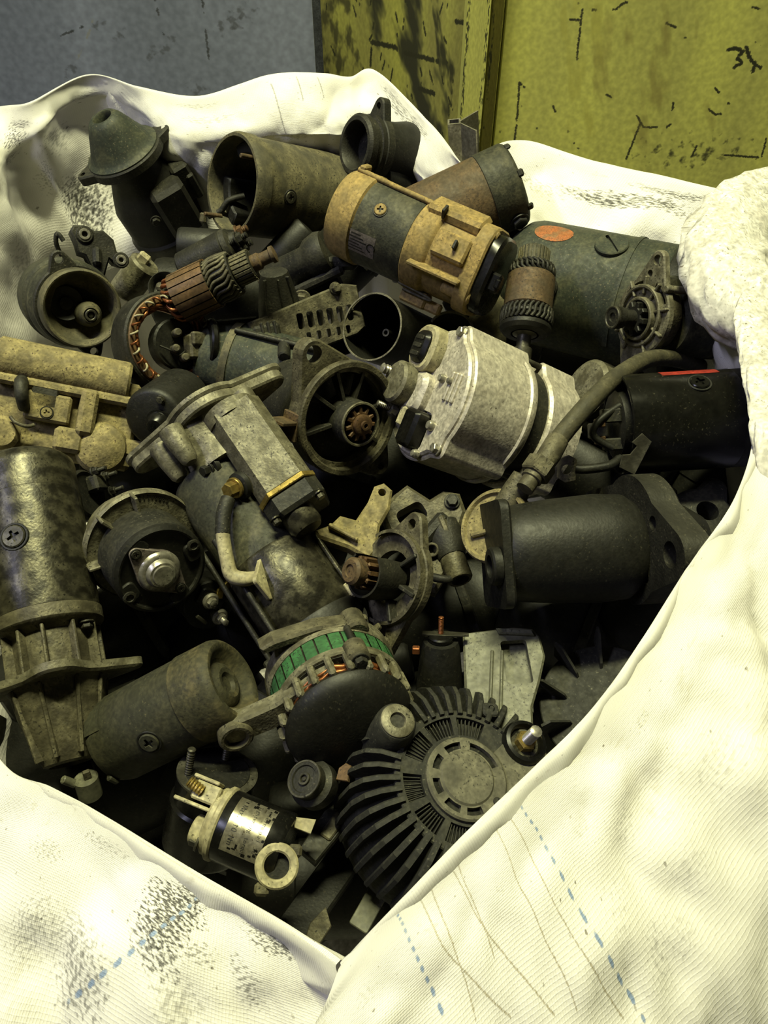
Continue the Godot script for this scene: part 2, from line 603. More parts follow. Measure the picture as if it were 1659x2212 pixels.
func panel_mesh(a: Vector3, b: Vector3, thick: float) -> ArrayMesh:
	# an upright plate from a to b whose front (+Z) face carries UV 0..1 (v down)
	var st := SurfaceTool.new()
	st.begin(Mesh.PRIMITIVE_TRIANGLES)
	st.set_smooth_group(0xFFFFFFFF)
	var p := [Vector3(a.x, b.y, a.z), Vector3(b.x, b.y, a.z), Vector3(b.x, a.y, a.z), Vector3(a.x, a.y, a.z)]
	var uv := [Vector2(0, 0), Vector2(1, 0), Vector2(1, 1), Vector2(0, 1)]
	for k in [0, 1, 2, 0, 2, 3]:
		st.set_uv(uv[k]); st.add_vertex(p[k])
	var q := []
	for v in p: q.append(v - Vector3(0, 0, thick))
	for k in 4:
		var j := (k + 1) % 4
		for v in [p[k], q[k], q[j], p[k], q[j], p[j]]:
			st.set_uv(Vector2(0.02, 0.02)); st.add_vertex(v)
	for k in [0, 2, 1, 0, 3, 2]:
		st.set_uv(Vector2(0.02, 0.02)); st.add_vertex(q[k])
	st.generate_normals()
	return st.commit()

func paint_line(im: Image, pts: Array, w: float, c: Color, rng: RandomNumberGenerator, breaks := 0.0):
	for i in pts.size() - 1:
		var a: Vector2 = pts[i]; var b: Vector2 = pts[i + 1]
		var n := int(a.distance_to(b)) + 1
		var on := true
		for k in n:
			if rng.randf() < breaks: on = not on
			if not on: continue
			var p := a.lerp(b, float(k) / n) + Vector2(rng.randf_range(-1, 1), rng.randf_range(-1, 1)) * w * 0.3
			dab(im, p, w * rng.randf_range(0.6, 1.2), c, 0.75, rng)

func dab(im: Image, p: Vector2, r: float, c: Color, a: float, rng: RandomNumberGenerator):
	var R := int(ceil(r))
	for y in range(-R, R + 1):
		for x in range(-R, R + 1):
			var q := Vector2i(int(p.x) + x, int(p.y) + y)
			if q.x < 0 or q.y < 0 or q.x >= im.get_width() or q.y >= im.get_height(): continue
			if Vector2(x, y).length() <= r * rng.randf_range(0.7, 1.1):
				var o := im.get_pixelv(q)
				var k := o.a + (1.0 - o.a) * a
				var m := o.lerp(c, a / maxf(k, 0.001) if o.a < 1.0 else a)
				m.a = k
				im.set_pixelv(q, m)

func paint_smear(im: Image, c: Vector2, size: Vector2, turn: float, col: Color, seed_: int, cut: float, alpha: float, freq := 0.05, stretch := 1.0):
	# a ragged patch of dirt: noise inside an ellipse
	var n := FastNoiseLite.new()
	n.seed = seed_; n.frequency = freq; n.fractal_octaves = 4
	var R := int(maxf(size.x, size.y)) + 2
	for y in range(-R, R):
		for x in range(-R, R):
			var l := Vector2(x, y).rotated(-deg_to_rad(turn))
			var e := (l / size).length()
			if e > 1.0: continue
			var q := Vector2i(int(c.x) + x, int(c.y) + y)
			if q.x < 0 or q.y < 0 or q.x >= im.get_width() or q.y >= im.get_height(): continue
			var v: float = n.get_noise_2d(l.x / stretch, l.y) * 0.5 + 0.5 - e * e * 0.28
			if v > cut:
				var a := minf((v - cut) * 5.0, 1.0) * alpha
				var o := im.get_pixelv(q)
				var k := o.a + (1.0 - o.a) * a
				var m := o.lerp(col, a / maxf(k, 0.001) if o.a < 1.0 else a)
				m.a = k
				im.set_pixelv(q, m)

func paint_base(w: int, h: int, a: Color, b: Color, sd: int, streak: float) -> Image:
	var im := Image.create_empty(w, h, false, Image.FORMAT_RGBA8)
	var n := FastNoiseLite.new()
	n.seed = sd; n.frequency = 0.006; n.fractal_octaves = 4
	var f := FastNoiseLite.new()
	f.seed = sd + 1; f.frequency = 0.08; f.fractal_octaves = 2
	for y in h:
		for x in w:
			var t := clampf(0.5 + n.get_noise_2d(x * 1.0, y / streak) * 1.1, 0, 1)
			var c := a.lerp(b, t) * (1.0 + f.get_noise_2d(x, y) * 0.1)
			c.a = 1.0
			im.set_pixel(x, y, c)
	return im

func img_mat(key: String, im: Image, rough: float, metal := 0.0) -> StandardMaterial3D:
	var m := StandardMaterial3D.new()
	m.resource_name = key
	m.albedo_texture = ImageTexture.create_from_image(im)
	m.roughness = rough
	m.metallic = metal
	m.texture_repeat = false
	M[key] = m
	return m

const WALL_Z := -1.46

func build_room():
	var concrete := mat("concrete", grime(c8(80, 78, 72), c8(64, 62, 57), c8(44, 42, 38), 0.4, 0.7, 0.74, 41), 0.85, 0.0, 0.1, 0.8)
	var plaster := mat("plaster", grime(c8(96, 94, 88), c8(82, 80, 74), c8(60, 58, 54), 0.4, 0.7, 0.78, 42), 0.9, 0.0, 0.1, 0.6)
	structure("floor", bxm(8.4, 0.2, 8.4), concrete, Vector3(0, -0.1, 1.5), "grey stained concrete workshop floor")
	structure("ceiling", bxm(8.4, 0.2, 8.4), plaster, Vector3(0, 4.6, 1.5), "plain grey workshop ceiling")
	structure("wall_back", bxm(8.4, 4.6, 0.2), plaster, Vector3(0, 2.3, -2.75), "plain workshop wall behind the steel containers")
	structure("wall_front", bxm(8.4, 4.6, 0.2), plaster, Vector3(0, 2.3, 5.75), "plain workshop wall behind the viewer")
	structure("wall_left", bxm(0.2, 4.6, 8.4), plaster, Vector3(-4.25, 2.3, 1.5), "plain workshop side wall past the grey panel")
	structure("wall_right", bxm(0.2, 4.6, 8.4), plaster, Vector3(4.25, 2.3, 1.5), "plain workshop side wall past the yellow container")
	var rng := RandomNumberGenerator.new()
	rng.seed = 11
	# --- yellow container
	var x_left := at_z(690, 0, WALL_Z).x
	var x_post := at_z(1003, 60, WALL_Z).x
	var x_post2 := at_z(1052, 60, WALL_Z).x
	var x_strip := at_z(1092, 60, WALL_Z).x
	var o := Node3D.new()
	o.name = "steel_container"
	add_child(o)
	o.position = Vector3(x_post, 0, WALL_Z)
	o.set_meta("label", "scratched yellow-green painted steel container behind the bag"); o.set_meta("category", "container")
	var px := func(x: float, y: float, a: Vector3, b: Vector3, w: int, h: int) -> Vector2:
		var p := at_z(x, y, WALL_Z)
		return Vector2((p.x - a.x) / (b.x - a.x) * w, (b.y - p.y) / (b.y - a.y) * h)
	var yel := c8(206, 205, 106); var yel2 := c8(184, 182, 100)
	var drk := c8(50, 50, 34)
	# right-hand side panel with scratches and a scrawled number
	var a := Vector3(x_strip, 0.08, WALL_Z); var b := Vector3(x_strip + 1.12, 1.20, WALL_Z)
	var im := paint_base(1024, 1024, yel, yel2, 51, 5.0)
	var P := func(x, y): return px.call(x, y, a, b, 1024, 1024)
	var sc := [[[1258, 20], [1252, 70], [1246, 128]], [[1230, 42], [1260, 44]], [[1122, 180], [1118, 240], [1112, 305]], [[1122, 178], [1135, 190]], [[1376, 250], [1390, 275], [1440, 275], [1450, 268]], [[1384, 265], [1352, 345]], [[1545, 190], [1575, 225]], [[1455, 222], [1450, 250]], [[1505, 315], [1490, 348]], [[1565, 335], [1640, 340]], [[1280, 22], [1330, 20], [1350, 5], [1380, 2]], [[1440, 50], [1460, 60]], [[1480, 82], [1490, 90]], [[1195, 230], [1200, 243]], [[1640, 20], [1625, 15]], [[1530, 235], [1545, 248], [1560, 245]], [[1310, 205], [1322, 210]], [[1240, 310], [1250, 322]], [[1655, 300], [1645, 340]]]
	for l in sc:
		var pts := []
		for q in l: pts.append(P.call(q[0], q[1]))
		paint_line(im, pts, 1.7, drk, rng, 0.05)
	for l in [[[1572, 108], [1590, 104], [1605, 112], [1592, 125], [1603, 136], [1585, 146], [1566, 142]], [[1612, 100], [1618, 122], [1632, 140], [1645, 148]], [[1630, 143], [1625, 160]]]:
		var pts := []
		for q in l: pts.append(P.call(q[0], q[1]))
		paint_line(im, pts, 2.6, drk, rng, 0.04)
	for k in 70:
		var q := Vector2(rng.randf_range(0, 1024), rng.randf_range(100, 1000))
		dab(im, q, rng.randf_range(0.8, 2.6), drk.lerp(yel2, rng.randf() * 0.6), 0.7, rng)
	paint_smear(im, P.call(1390, 180), Vector2(230, 120), 70, c8(132, 120, 66), 60, 0.5, 0.5, 0.02, 3.0)
	paint_smear(im, P.call(1500, 330), Vector2(120, 40), 0, drk, 61, 0.52, 0.8, 0.05)
	paint_smear(im, P.call(1250, 120), Vector2(200, 40), 80, c8(176, 170, 80), 62, 0.45, 0.5, 0.03, 4.0)
	U = 1.0
	add_panel(o, "side_panel", a, b, 0.04, img_mat("yellow_panel", im, 0.55), "")
	# left end panel, scuffed black
	a = Vector3(x_left, 0.08, WALL_Z - 0.02); b = Vector3(x_post, 1.20, WALL_Z - 0.02)
	im = paint_base(512, 1024, c8(176, 174, 92), c8(142, 138, 82), 52, 4.0)
	var Q := func(x, y): return px.call(x, y, a, b, 512, 1024)
	paint_smear(im, Q.call(870, 80), Vector2(330, 110), 48, c8(46, 46, 38), 70, 0.40, 0.95, 0.012, 2.0)
	paint_smear(im, Q.call(960, 90), Vector2(200, 40), 60, c8(44, 44, 34), 71, 0.48, 0.9, 0.02, 2.0)
	paint_smear(im, Q.call(720, 120), Vector2(110, 320), 0, c8(60, 58, 40), 72, 0.42, 0.8, 0.02)
	for k in 60:
		var q: Vector2 = Q.call(rng.randf_range(700, 1000), rng.randf_range(0, 330))
		paint_line(im, [q, q + Vector2(rng.randf_range(-14, 20), rng.randf_range(4, 26))], 2.4, drk, rng, 0.1)
	for l in [[[800, 100], [850, 110], [880, 125], [992, 152]], [[985, 55], [1003, 58]], [[802, 115], [800, 150]], [[905, 200], [940, 212]]]:
		var pts := []
		for q in l: pts.append(Q.call(q[0], q[1]))
		paint_line(im, pts, 3.5, c8(44, 44, 32), rng, 0.03)
	add_panel(o, "end_panel", a, b, 0.03, img_mat("yellow_end", im, 0.6), "yellow-green end panel scuffed with black grime")
	# corner post: a proud flat bar with chipped edges, then a narrow angled strip
	im = paint_base(128, 1024, yel, yel2, 53, 6.0)
	for k in 90:
		var e := rng.randf() < 0.6
		paint_smear(im, Vector2(rng.randf_range(0, 14) if e else rng.randf_range(110, 128), rng.randf_range(100, 900)), Vector2(rng.randf_range(4, 12), rng.randf_range(8, 40)), 0, drk, 80 + k, 0.42, 0.9, 0.08)
	a = Vector3(x_post, 0.08, WALL_Z + 0.03); b = Vector3(x_post2, 1.20, WALL_Z + 0.03)
	add_panel(o, "corner_post", a, b, 0.06, img_mat("yellow_post", im, 0.6), "")
	im = paint_base(64, 1024, c8(128, 122, 56), c8(110, 104, 54), 54, 6.0)
	for k in 26: paint_smear(im, Vector2(rng.randf_range(0, 16), rng.randf_range(100, 900)), Vector2(8, rng.randf_range(10, 60)), 0, drk, 180 + k, 0.42, 0.9, 0.08)
	a = Vector3(x_post2 + 0.008, 0.08, WALL_Z - 0.012); b = Vector3(x_strip - 0.004, 1.20, WALL_Z - 0.012)
	add_panel(o, "post_strip", a, b, 0.04, img_mat("yellow_strip", im, 0.6), "")
	var g := G.new()
	box(g, 1.12 + x_strip - x_left, 0.08, 0.9, T((x_left + x_strip + 1.12) * 0.5 - x_post, 0.04, -0.46), 0.01)
	part(o, "bottom_frame", g, mat("yellow_plain", grime(yel, yel2, drk, 0.4, 0.7, 0.74, 43), 0.6, 0.0, 0.0, 2.0))
	g = G.new()
	box(g, 1.12 + x_strip - x_left, 1.12, 0.03, T((x_left + x_strip + 1.12) * 0.5 - x_post, 0.64, -0.88), 0.01)
	for s in [0.0, 1.0]: box(g, 0.03, 1.12, 0.84, T(lerpf(x_left, x_strip + 1.12, s) - x_post + (0.016 if s == 0.0 else -0.016), 0.64, -0.46), 0.01)
	part(o, "shell", g, M.yellow_plain)
	# --- grey steel panel
	var xr := at_z(678, 80, WALL_Z + 0.09).x
	o = Node3D.new()
	o.name = "steel_bin"
	add_child(o)
	o.position = Vector3(xr - 0.6, 0, WALL_Z + 0.09)
	o.set_meta("label", "smooth blue-grey steel bin side behind the bag, lightly scratched"); o.set_meta("category", "bin")
	a = Vector3(xr - 1.25, 0.05, WALL_Z + 0.09); b = Vector3(xr, 1.22, WALL_Z + 0.09)
	im = paint_base(1024, 1024, c8(146, 152, 168), c8(130, 136, 150), 55, 3.0)
	var gx := func(x: float, y: float) -> Vector2:
		var p := at_z(x, y, WALL_Z + 0.09)
		return Vector2((p.x - a.x) / (b.x - a.x) * 1024, (b.y - p.y) / (b.y - a.y) * 1024)
	for l in [[[200, 45], [185, 90], [168, 128]], [[335, 0], [352, 70], [357, 100]], [[437, 0], [447, 90], [452, 130]], [[130, 78], [185, 55]]]:
		var pts := []
		for q in l: pts.append(gx.call(q[0], q[1]))
		paint_line(im, pts, 1.3, c8(70, 72, 74) if l[0][0] != 200 else c8(150, 150, 146), rng, 0.08)
	for l in [[495, 48, 14], [515, 35, 16], [355, 100, 12], [335, 120, 10], [212, 58, 8], [155, 155, 10], [265, 75, 8], [420, 195, 14]]:
		paint_smear(im, gx.call(l[0], l[1]), Vector2(l[2] * 2, l[2]), -30, c8(84, 86, 90), 90 + l[0], 0.46, 0.6, 0.08)
	add_panel(o, "side_panel", a, b, 0.004, img_mat("grey_panel", im, 0.45, 0.2), "")
	g = G.new()
	box(g, 1.25, 0.04, 0.05, T(-0.025, 1.22, -0.03), 0.006)
	box(g, 0.03, 1.17, 0.05, T(0.58, 0.63, -0.03), 0.004)
	part(o, "edge_frame", g, mat("grey_plain", grime(c8(84, 87, 92), c8(70, 72, 76), c8(50, 50, 50), 0.4, 0.7, 0.75, 44), 0.5))
	g = G.new()
	box(g, 1.25, 0.05, 0.6, T(-0.025, 0.025, -0.31), 0.006)
	box(g, 1.25, 1.17, 0.02, T(-0.025, 0.63, -0.6), 0.006)
	part(o, "shell", g, M.grey_plain)
	# --- aluminium profile leaning behind the bag rim
	var t := thing("aluminium_profile", "bright aluminium extrusion with a square hollow and thin fins leaning behind the bag", "metal profile", 982, 262, 0.99, Vector3(-0.05, 0.93, 0.36), Vector3(0, -0.3, 1), "")
	g = G.new()
	prism(g, PackedVector2Array([V2(15, -14), V2(-13, -14), V2(-13, 14), V2(15, 14)]), -330, 0, Transform3D(), 0.0, [PackedVector2Array([V2(11, -10), V2(-9, -10), V2(-9, 10), V2(11, 10)])])
	part(t, "hollow_bar", g, M.bright)
	g = G.new()
	prism(g, PackedVector2Array([V2(-13, 10), V2(-13, 14), V2(-44, 60), V2(-47, 58)]), -330, 0, Transform3D(), 0.0)
	part(t, "fin", g, M.bright)
	g = G.new()
	prism(g, PackedVector2Array([V2(-9, -14), V2(-13, -14), V2(-52, -62), V2(-49, -64)]), -330, -6, Transform3D(), 0.0)
	part(t, "fin", g, M.bright)

func V2(x, y) -> Vector2: return Vector2(x, y)

func add_panel(o: Node3D, called: String, a: Vector3, b: Vector3, thick: float, m: Material, label: String):
	var mi := MeshInstance3D.new()
	mi.name = called
	mi.mesh = panel_mesh(a - o.position, b - o.position, thick)
	mi.material_override = m
	if label: mi.set_meta("label", label)
	o.add_child(mi, true)

# ------------------------------------------------------------------ bulk bag
var bag_pts := []     # for finding where a mark sits while building
const BAG_NS := 460
const BAG_NV := 120
const BAG_CUTS := [0, 115, 332, 460]

func build_bag():
	# rim as it runs round the opening: spot in the photograph, height, width of the bright turned-in band, how far the outside spreads
	var R := [
		[735, 2078, 0.915, 0.3, 1.0], [820, 1990, 0.93, 0.3, 1.0], [1010, 1792, 0.95, 0.3, 1.0], [1160, 1650, 0.955, 0.3, 1.0], [1310, 1492, 0.96, 0.3, 1.0], [1480, 1235, 0.965, 0.3, 1.0], [1595, 1060, 0.965, 0.3, 0.9], [1632, 900, 0.965, 0.3, 0.75],
		[1610, 740, 0.965, 0.4, 0.55], [1560, 640, 0.965, 0.5, 0.4], [1590, 520, 0.965, 0.9, 0.3], [1610, 432, 0.965, 1.6, 0.2], [1500, 398, 0.97, 1.9, 0.1], [1290, 352, 0.975, 1.9, 0.0], [1140, 306, 0.985, 1.5, 0.0], [1050, 322, 0.985, 0.8, 0.0], [1008, 360, 0.975, 0.4, 0.0],
		[925, 262, 1.0, 1.2, 0.0], [812, 153, 1.02, 1.2, 0.0], [755, 166, 1.015, 1.3, 0.0], [700, 160, 1.02, 1.4, 0.0], [580, 163, 1.02, 1.4, 0.0], [430, 207, 1.0, 1.1, 0.0], [300, 186, 1.01, 0.9, 0.0], [188, 160, 1.015, 0.55, 0.0], [60, 222, 0.995, 0.6, 0.0],
		[-40, 250, 0.98, 1.1, 0.0], [-160, 420, 0.97, 1.0, 0.1], [-210, 700, 0.96, 0.5, 0.2], [-190, 1050, 0.955, 0.3, 0.4], [-120, 1400, 0.94, 0.3, 0.7], [0, 1643, 0.93, 0.3, 0.9], [110, 1700, 0.925, 0.3, 1.0], [215, 1756, 0.92, 0.3, 1.0], [430, 1885, 0.91, 0.3, 1.0], [600, 1985, 0.90, 0.3, 1.0], [745, 2085, 0.89, 0.3, 1.0]]
	var C := Vector3(-0.06, 0, -0.62)
	var nr := R.size()
	var grid := []
	var wr := FastNoiseLite.new()
	wr.seed = 4; wr.frequency = 1.0; wr.fractal_octaves = 3
	for k in nr:
		var rim := at_h(R[k][0], R[k][1], R[k][2])
		var inw := Vector3(C.x - rim.x, 0, C.z - rim.z).normalized()
		var bd: float = R[k][3]; var iw := 0.045 if k >= 22 and k <= 29 else -0.05; var ok: float = R[k][4]
		var col := []
		# inside, from the bottom up (inwards, down)
		var flat_in := 0.028 * bd
		var kf := clampf((bd - 0.3) / 0.5, 0.0, 1.0)
		for q in [[0.12, -0.64], [-0.05, -0.45], [iw, -0.27], [lerpf(-0.03, flat_in * 0.6, kf) + maxf(iw, 0.0) * 0.7, -0.13], [(0.02 + flat_in * 1.1) * kf - 0.004, -0.035 - flat_in * 0.9], [(0.016 + flat_in) * kf, -0.014 - flat_in * 0.75], [(0.006 + flat_in * 0.4) * kf, -0.002 - flat_in * 0.3]]:
			col.append(rim + inw * q[0] + Vector3(0, q[1], 0))
		col.append(rim)
		for j in 6:
			var st: Array = [[0.012, -0.004], [0.03, -0.03], [0.05, -0.12], [0.06, -0.25], [0.06, -0.45], [0.0, -0.85]][j]
			var ge: Array = [[0.016, -0.003], [0.06, -0.02], [0.15, -0.085], [0.25, -0.20], [0.33, -0.38], [0.34, -0.8]][j]
			col.append(rim - inw * lerpf(st[0], ge[0], ok) + Vector3(0, lerpf(st[1], ge[1], ok), 0))
		grid.append(col)
	# the seam end of the left flap tucks under the right flap
	for j in range(8, 14):
		grid[nr - 1][j] += Vector3(0.10, -0.05, 0.02) * minf((j - 7) * 0.5, 2.0)
		grid[nr - 2][j] += Vector3(0.03, -0.02, 0.0) * minf((j - 7) * 0.5, 2.0)
		grid[0][j] += Vector3(-0.035, 0.012, 0.03) * minf((j - 7) * 0.5, 2.0)
	var rows := grid[0].size() as int
	var P := []
	for i in BAG_NS + 1:
		var s := float(i) / BAG_NS * (nr - 1)
		var k := mini(int(s), nr - 2)
		var f := s - k
		var line := []
		for j in rows:
			line.append((grid[k][j] as Vector3).cubic_interpolate(grid[k + 1][j], grid[maxi(k - 1, 0)][j], grid[mini(k + 2, nr - 1)][j], f))
		P.append(line)
	bag_pts = []
	for i in BAG_NS + 1:
		var line := []
		for j in BAG_NV + 1:
			var s := float(j) / BAG_NV * (rows - 1)
			var k := mini(int(s), rows - 2)
			var l: Array = P[i]
			line.append((l[k] as Vector3).cubic_interpolate(l[k + 1], l[maxi(k - 1, 0)], l[mini(k + 2, rows - 1)], s - k))
		bag_pts.append(line)
	# creases: noise pushed along the normal, drawn out down the wall
	var moved := []
	for i in BAG_NS + 1:
		var line := []
		for j in BAG_NV + 1:
			var p: Vector3 = bag_pts[i][j]
			var du: Vector3 = bag_pts[mini(i + 1, BAG_NS)][j] - bag_pts[maxi(i - 1, 0)][j]
			var dv: Vector3 = bag_pts[i][mini(j + 1, BAG_NV)] - bag_pts[i][maxi(j - 1, 0)]
			var n := du.cross(dv).normalized()
			var a := 1.0 - absf(wr.get_noise_3d(p.x * 7, p.y * 4, p.z * 7)) * 2.2
			var b := wr.get_noise_3d(p.x * 16 + 9, p.y * 9, p.z * 16)
			var c := 1.0 - absf(wr.get_noise_3d(p.x * 3.2 + 40, p.y * 3.2, p.z * 3.2)) * 2.4
			var rim_fade := clampf(absf(j / float(BAG_NV) * (rows - 1) - 7.0) * 0.45, 0.08, 1.0)
			var e := 1.0 - absf(wr.get_noise_3d(p.x * 11 + 70, p.y * 11, p.z * 11)) * 3.0
			line.append(p + n * ((a * 0.006 + b * 0.003 + c * 0.014 + e * 0.0025) * rim_fade))
		moved.append(line)
	bag_pts = moved
	var o := Node3D.new()
	o.name = "bulk_bag"
	add_child(o)
	o.position = Vector3(C.x, 0, C.z)
	o.set_meta("label", "big white woven bulk bag with grimy turned-over rim holding scrap"); o.set_meta("category", "bag")
	var cuts := BAG_CUTS
	for k in 3:
		var i0: int = cuts[k]; var i1: int = cuts[k + 1]
		var st := SurfaceTool.new()
		st.begin(Mesh.PRIMITIVE_TRIANGLES)
		for i in range(i0, i1 + 1):
			for j in BAG_NV + 1:
				var du: Vector3 = bag_pts[mini(i + 1, BAG_NS)][j] - bag_pts[maxi(i - 1, 0)][j]
				var dv: Vector3 = bag_pts[i][mini(j + 1, BAG_NV)] - bag_pts[i][maxi(j - 1, 0)]
				st.set_uv(Vector2(i * 0.0095, j * 0.0125))
				st.set_uv2(Vector2(float(i - i0) / (i1 - i0), float(j) / BAG_NV))
				st.set_normal(du.cross(dv).normalized())
				st.add_vertex(bag_pts[i][j])
		for i in i1 - i0:
			for j in BAG_NV:
				var q := i * (BAG_NV + 1) + j
				for v in [q, q + 1, q + BAG_NV + 2, q, q + BAG_NV + 2, q + BAG_NV + 1]: st.add_index(v)
		st.generate_tangents()
		var body := MeshInstance3D.new()
		body.name = ["front_flap", "rim_wall", "front_flap"][k]
		body.mesh = st.commit()
		body.position = -o.position
		o.add_child(body, true)
		body.material_override = bag_material(k)
	# bottom
	var bt := CylinderMesh.new()
	bt.top_radius = 0.62; bt.bottom_radius = 0.6; bt.height = 0.03
	var bm := MeshInstance3D.new()
	bm.name = "bottom"
	bm.mesh = bt
	bm.position = Vector3(0, 0.03, 0)
	bm.material_override = M.cloth
	o.add_child(bm)
	# gathered corner of the rim on the right, with its lifting strap hanging down
	U = 1.0
	bag_lobe(o, "gathered_corner", [[1720, 400, 0.975, 45], [1640, 430, 0.98, 62], [1590, 490, 0.98, 88], [1570, 560, 0.98, 100], [1590, 640, 0.975, 90], [1650, 690, 0.965, 70], [1740, 700, 0.95, 60]], 5, 0.6)
	bag_lobe(o, "lifting_strap", [[1650, 640, 0.985, 42], [1636, 700, 0.985, 48], [1648, 780, 0.98, 50], [1662, 860, 0.975, 52], [1676, 950, 0.97, 50], [1688, 1030, 0.955, 48], [1700, 1110, 0.925, 46], [1706, 1160, 0.88, 40]], 6, 0.35)
	bag_lobe(o, "rolled_edge", [[-110, 2150, 0.80, 80], [-50, 2200, 0.80, 95], [20, 2240, 0.80, 95], [90, 2300, 0.80, 90]], 7, 0.7)

func bag_lobe(o: Node3D, called: String, pts: Array, sd: int, squash: float):
	var path := []
	var rad := []
	for p in pts:
		path.append(at_h(p[0], p[1], p[2]))
		rad.append(p[3] * depth_h(p[0], p[1], p[2]) / FOCAL)
	var sp := spline(path, 8)
	var n := FastNoiseLite.new()
	n.seed = sd; n.frequency = 1.0; n.fractal_octaves = 3
	var st := SurfaceTool.new()
	st.begin(Mesh.PRIMITIVE_TRIANGLES)
	var seg := 36
	for i in sp.size():
		var d: Vector3 = (sp[mini(i + 1, sp.size() - 1)] - sp[maxi(i - 1, 0)]).normalized()
		var x := (cam_basis.z).cross(d).normalized()
		var y := d.cross(x).normalized()
		var t := float(i) / (sp.size() - 1) * (rad.size() - 1)
		var k := mini(int(t), rad.size() - 2)
		var r := lerpf(rad[k], rad[k + 1], t - k)
		for j in seg + 1:
			var a := TAU * (j % seg) / seg
			var w := 1.0 + 0.14 * n.get_noise_2d(cos(a) * 1.6, i * 0.10 + sin(a)) + 0.09 * (1.0 - absf(n.get_noise_2d(cos(a) * 4.0 + 30, sin(a) * 4.0 + i * 0.05)) * 3.0) + 0.045 * sin(a * 8.0 + 5.0 * n.get_noise_1d(i * 0.12))
			st.set_uv(Vector2(j * 0.1, i * 0.1)); st.set_uv2(Vector2(0.5, 0.02))
			st.add_vertex(sp[i] + (x * cos(a) + y * sin(a) * squash) * r * w - o.position)
	for i in sp.size() - 1:
		for j in seg:
			var q := i * (seg + 1) + j
			for v in [q, q + seg + 2, q + 1, q, q + seg + 1, q + seg + 2]: st.add_index(v)
	st.generate_normals()
	var m := MeshInstance3D.new()
	m.name = called
	m.mesh = st.commit()
	m.material_override = M.cloth_smudged
	o.add_child(m)

func bag_material(which: int) -> StandardMaterial3D:
	# flat tapes woven over and under, 3 mm wide
	var S := 256
	var h := Image.create_empty(S, S, false, Image.FORMAT_L8)
	var rng := RandomNumberGenerator.new()
	rng.seed = 5
	var lift := []
	for k in 1024: lift.append(rng.randf_range(-0.16, 0.16))
	for y in S:
		for x in S:
			var cx := int(x / 16); var cy := int(y / 16)
			var u := (x % 16 + 0.5) / 16.0 - 0.5; var v := (y % 16 + 0.5) / 16.0 - 0.5
			var over := (cx + cy) % 2 == 0
			var e := (0.5 - absf(v if over else u)) * 2.0
			var z: float = 0.35 + 0.45 * minf(e * 3.0, 1.0) - 0.35 * pow(absf(u if over else v) * 2.0, 2.0) + lift[(cx * 16 + cy) % 1024]
			h.set_pixel(x, y, Color(z, z, z))
	var weave := ImageTexture.create_from_image(h)
	var base := grime(c8(222, 219, 214), c8(208, 204, 198), c8(176, 168, 154), 0.4, 0.75, 0.76, 60, 0.006)
	var cl := mat("cloth", base, 0.55, 0.0, 0.0, 3.0, Color.WHITE)
	cl.roughness_texture = null
	cl.metallic_specular = 0.45
	mat("cloth_smudged", grime(c8(220, 217, 210), c8(196, 190, 180), c8(120, 112, 98), 0.4, 0.95, 0.77, 61, 0.01), 0.6, 0.0, 0.0, 6.0, Color.WHITE)
	var m := StandardMaterial3D.new()
	m.resource_name = "bag_cloth"
	m.albedo_color = c8(224, 221, 216)
	m.roughness = 0.5
	m.metallic_specular = 0.45
	m.heightmap_enabled = true
	m.heightmap_texture = weave
	m.heightmap_scale = 0.03
	m.uv1_scale = Vector3(20, 20, 1)
	m.backlight_enabled = true
	m.backlight = Color(0.25, 0.25, 0.24)
	m.detail_enabled = true
	m.detail_uv_layer = BaseMaterial3D.DETAIL_UV_2
	m.detail_blend_mode = BaseMaterial3D.BLEND_MODE_MIX
	m.detail_albedo = ImageTexture.create_from_image(bag_marks(which))
	return m

# where the woven stripes, thread lines and oil stains sit on the cloth: column and row of the bag's grid
const BAG_BLUE := [[[32.58, 62.5], [34.35, 72.84], [35.66, 77.11], [36.68, 81.38], [37.36, 83.84], [38.26, 86.05], [39.5, 88.35], [41.09, 90.47], [41.54, 91.46]], [[15.32, 69.08], [16.16, 75.44], [16.99, 79.45], [18.04, 82.57], [18.9, 84.42]], [[437.01, 64.5], [434.43, 73.47], [432.6, 77.3], [430.81, 80.38], [428.84, 82.88], [426.43, 85.09], [423.83, 87.01]]]
const BAG_LINES := [[[28.63, 66.91], [30.2, 75.36], [30.92, 80.14], [31.97, 82.88], [32.67, 85.05], [33.67, 86.94], [34.23, 88.72]], [[31.98, 71.83], [33.57, 77.98], [34.55, 82.6], [35.89, 85.64], [37.55, 88.29], [39.47, 90.83]], [[23.22, 70.18], [23.72, 76.05], [25.0, 81.17], [26.94, 83.91], [29.09, 86.0], [31.52, 88.2]], [[22.31, 70.59], [23.81, 78.52], [25.16, 81.66], [25.82, 84.01]], [[19.56, 68.86], [20.01, 75.48], [20.97, 81.05], [21.7, 83.58], [22.05, 85.68]], [[17.66, 66.13], [18.82, 75.47], [20.06, 80.37], [23.16, 84.42], [26.47, 87.04]], [[268.1, 59.31], [267.25, 52.31], [266.31, 43.67]], [[262.62, 62.15], [261.43, 53.12]], [[257.59, 62.48], [255.65, 54.41]]]
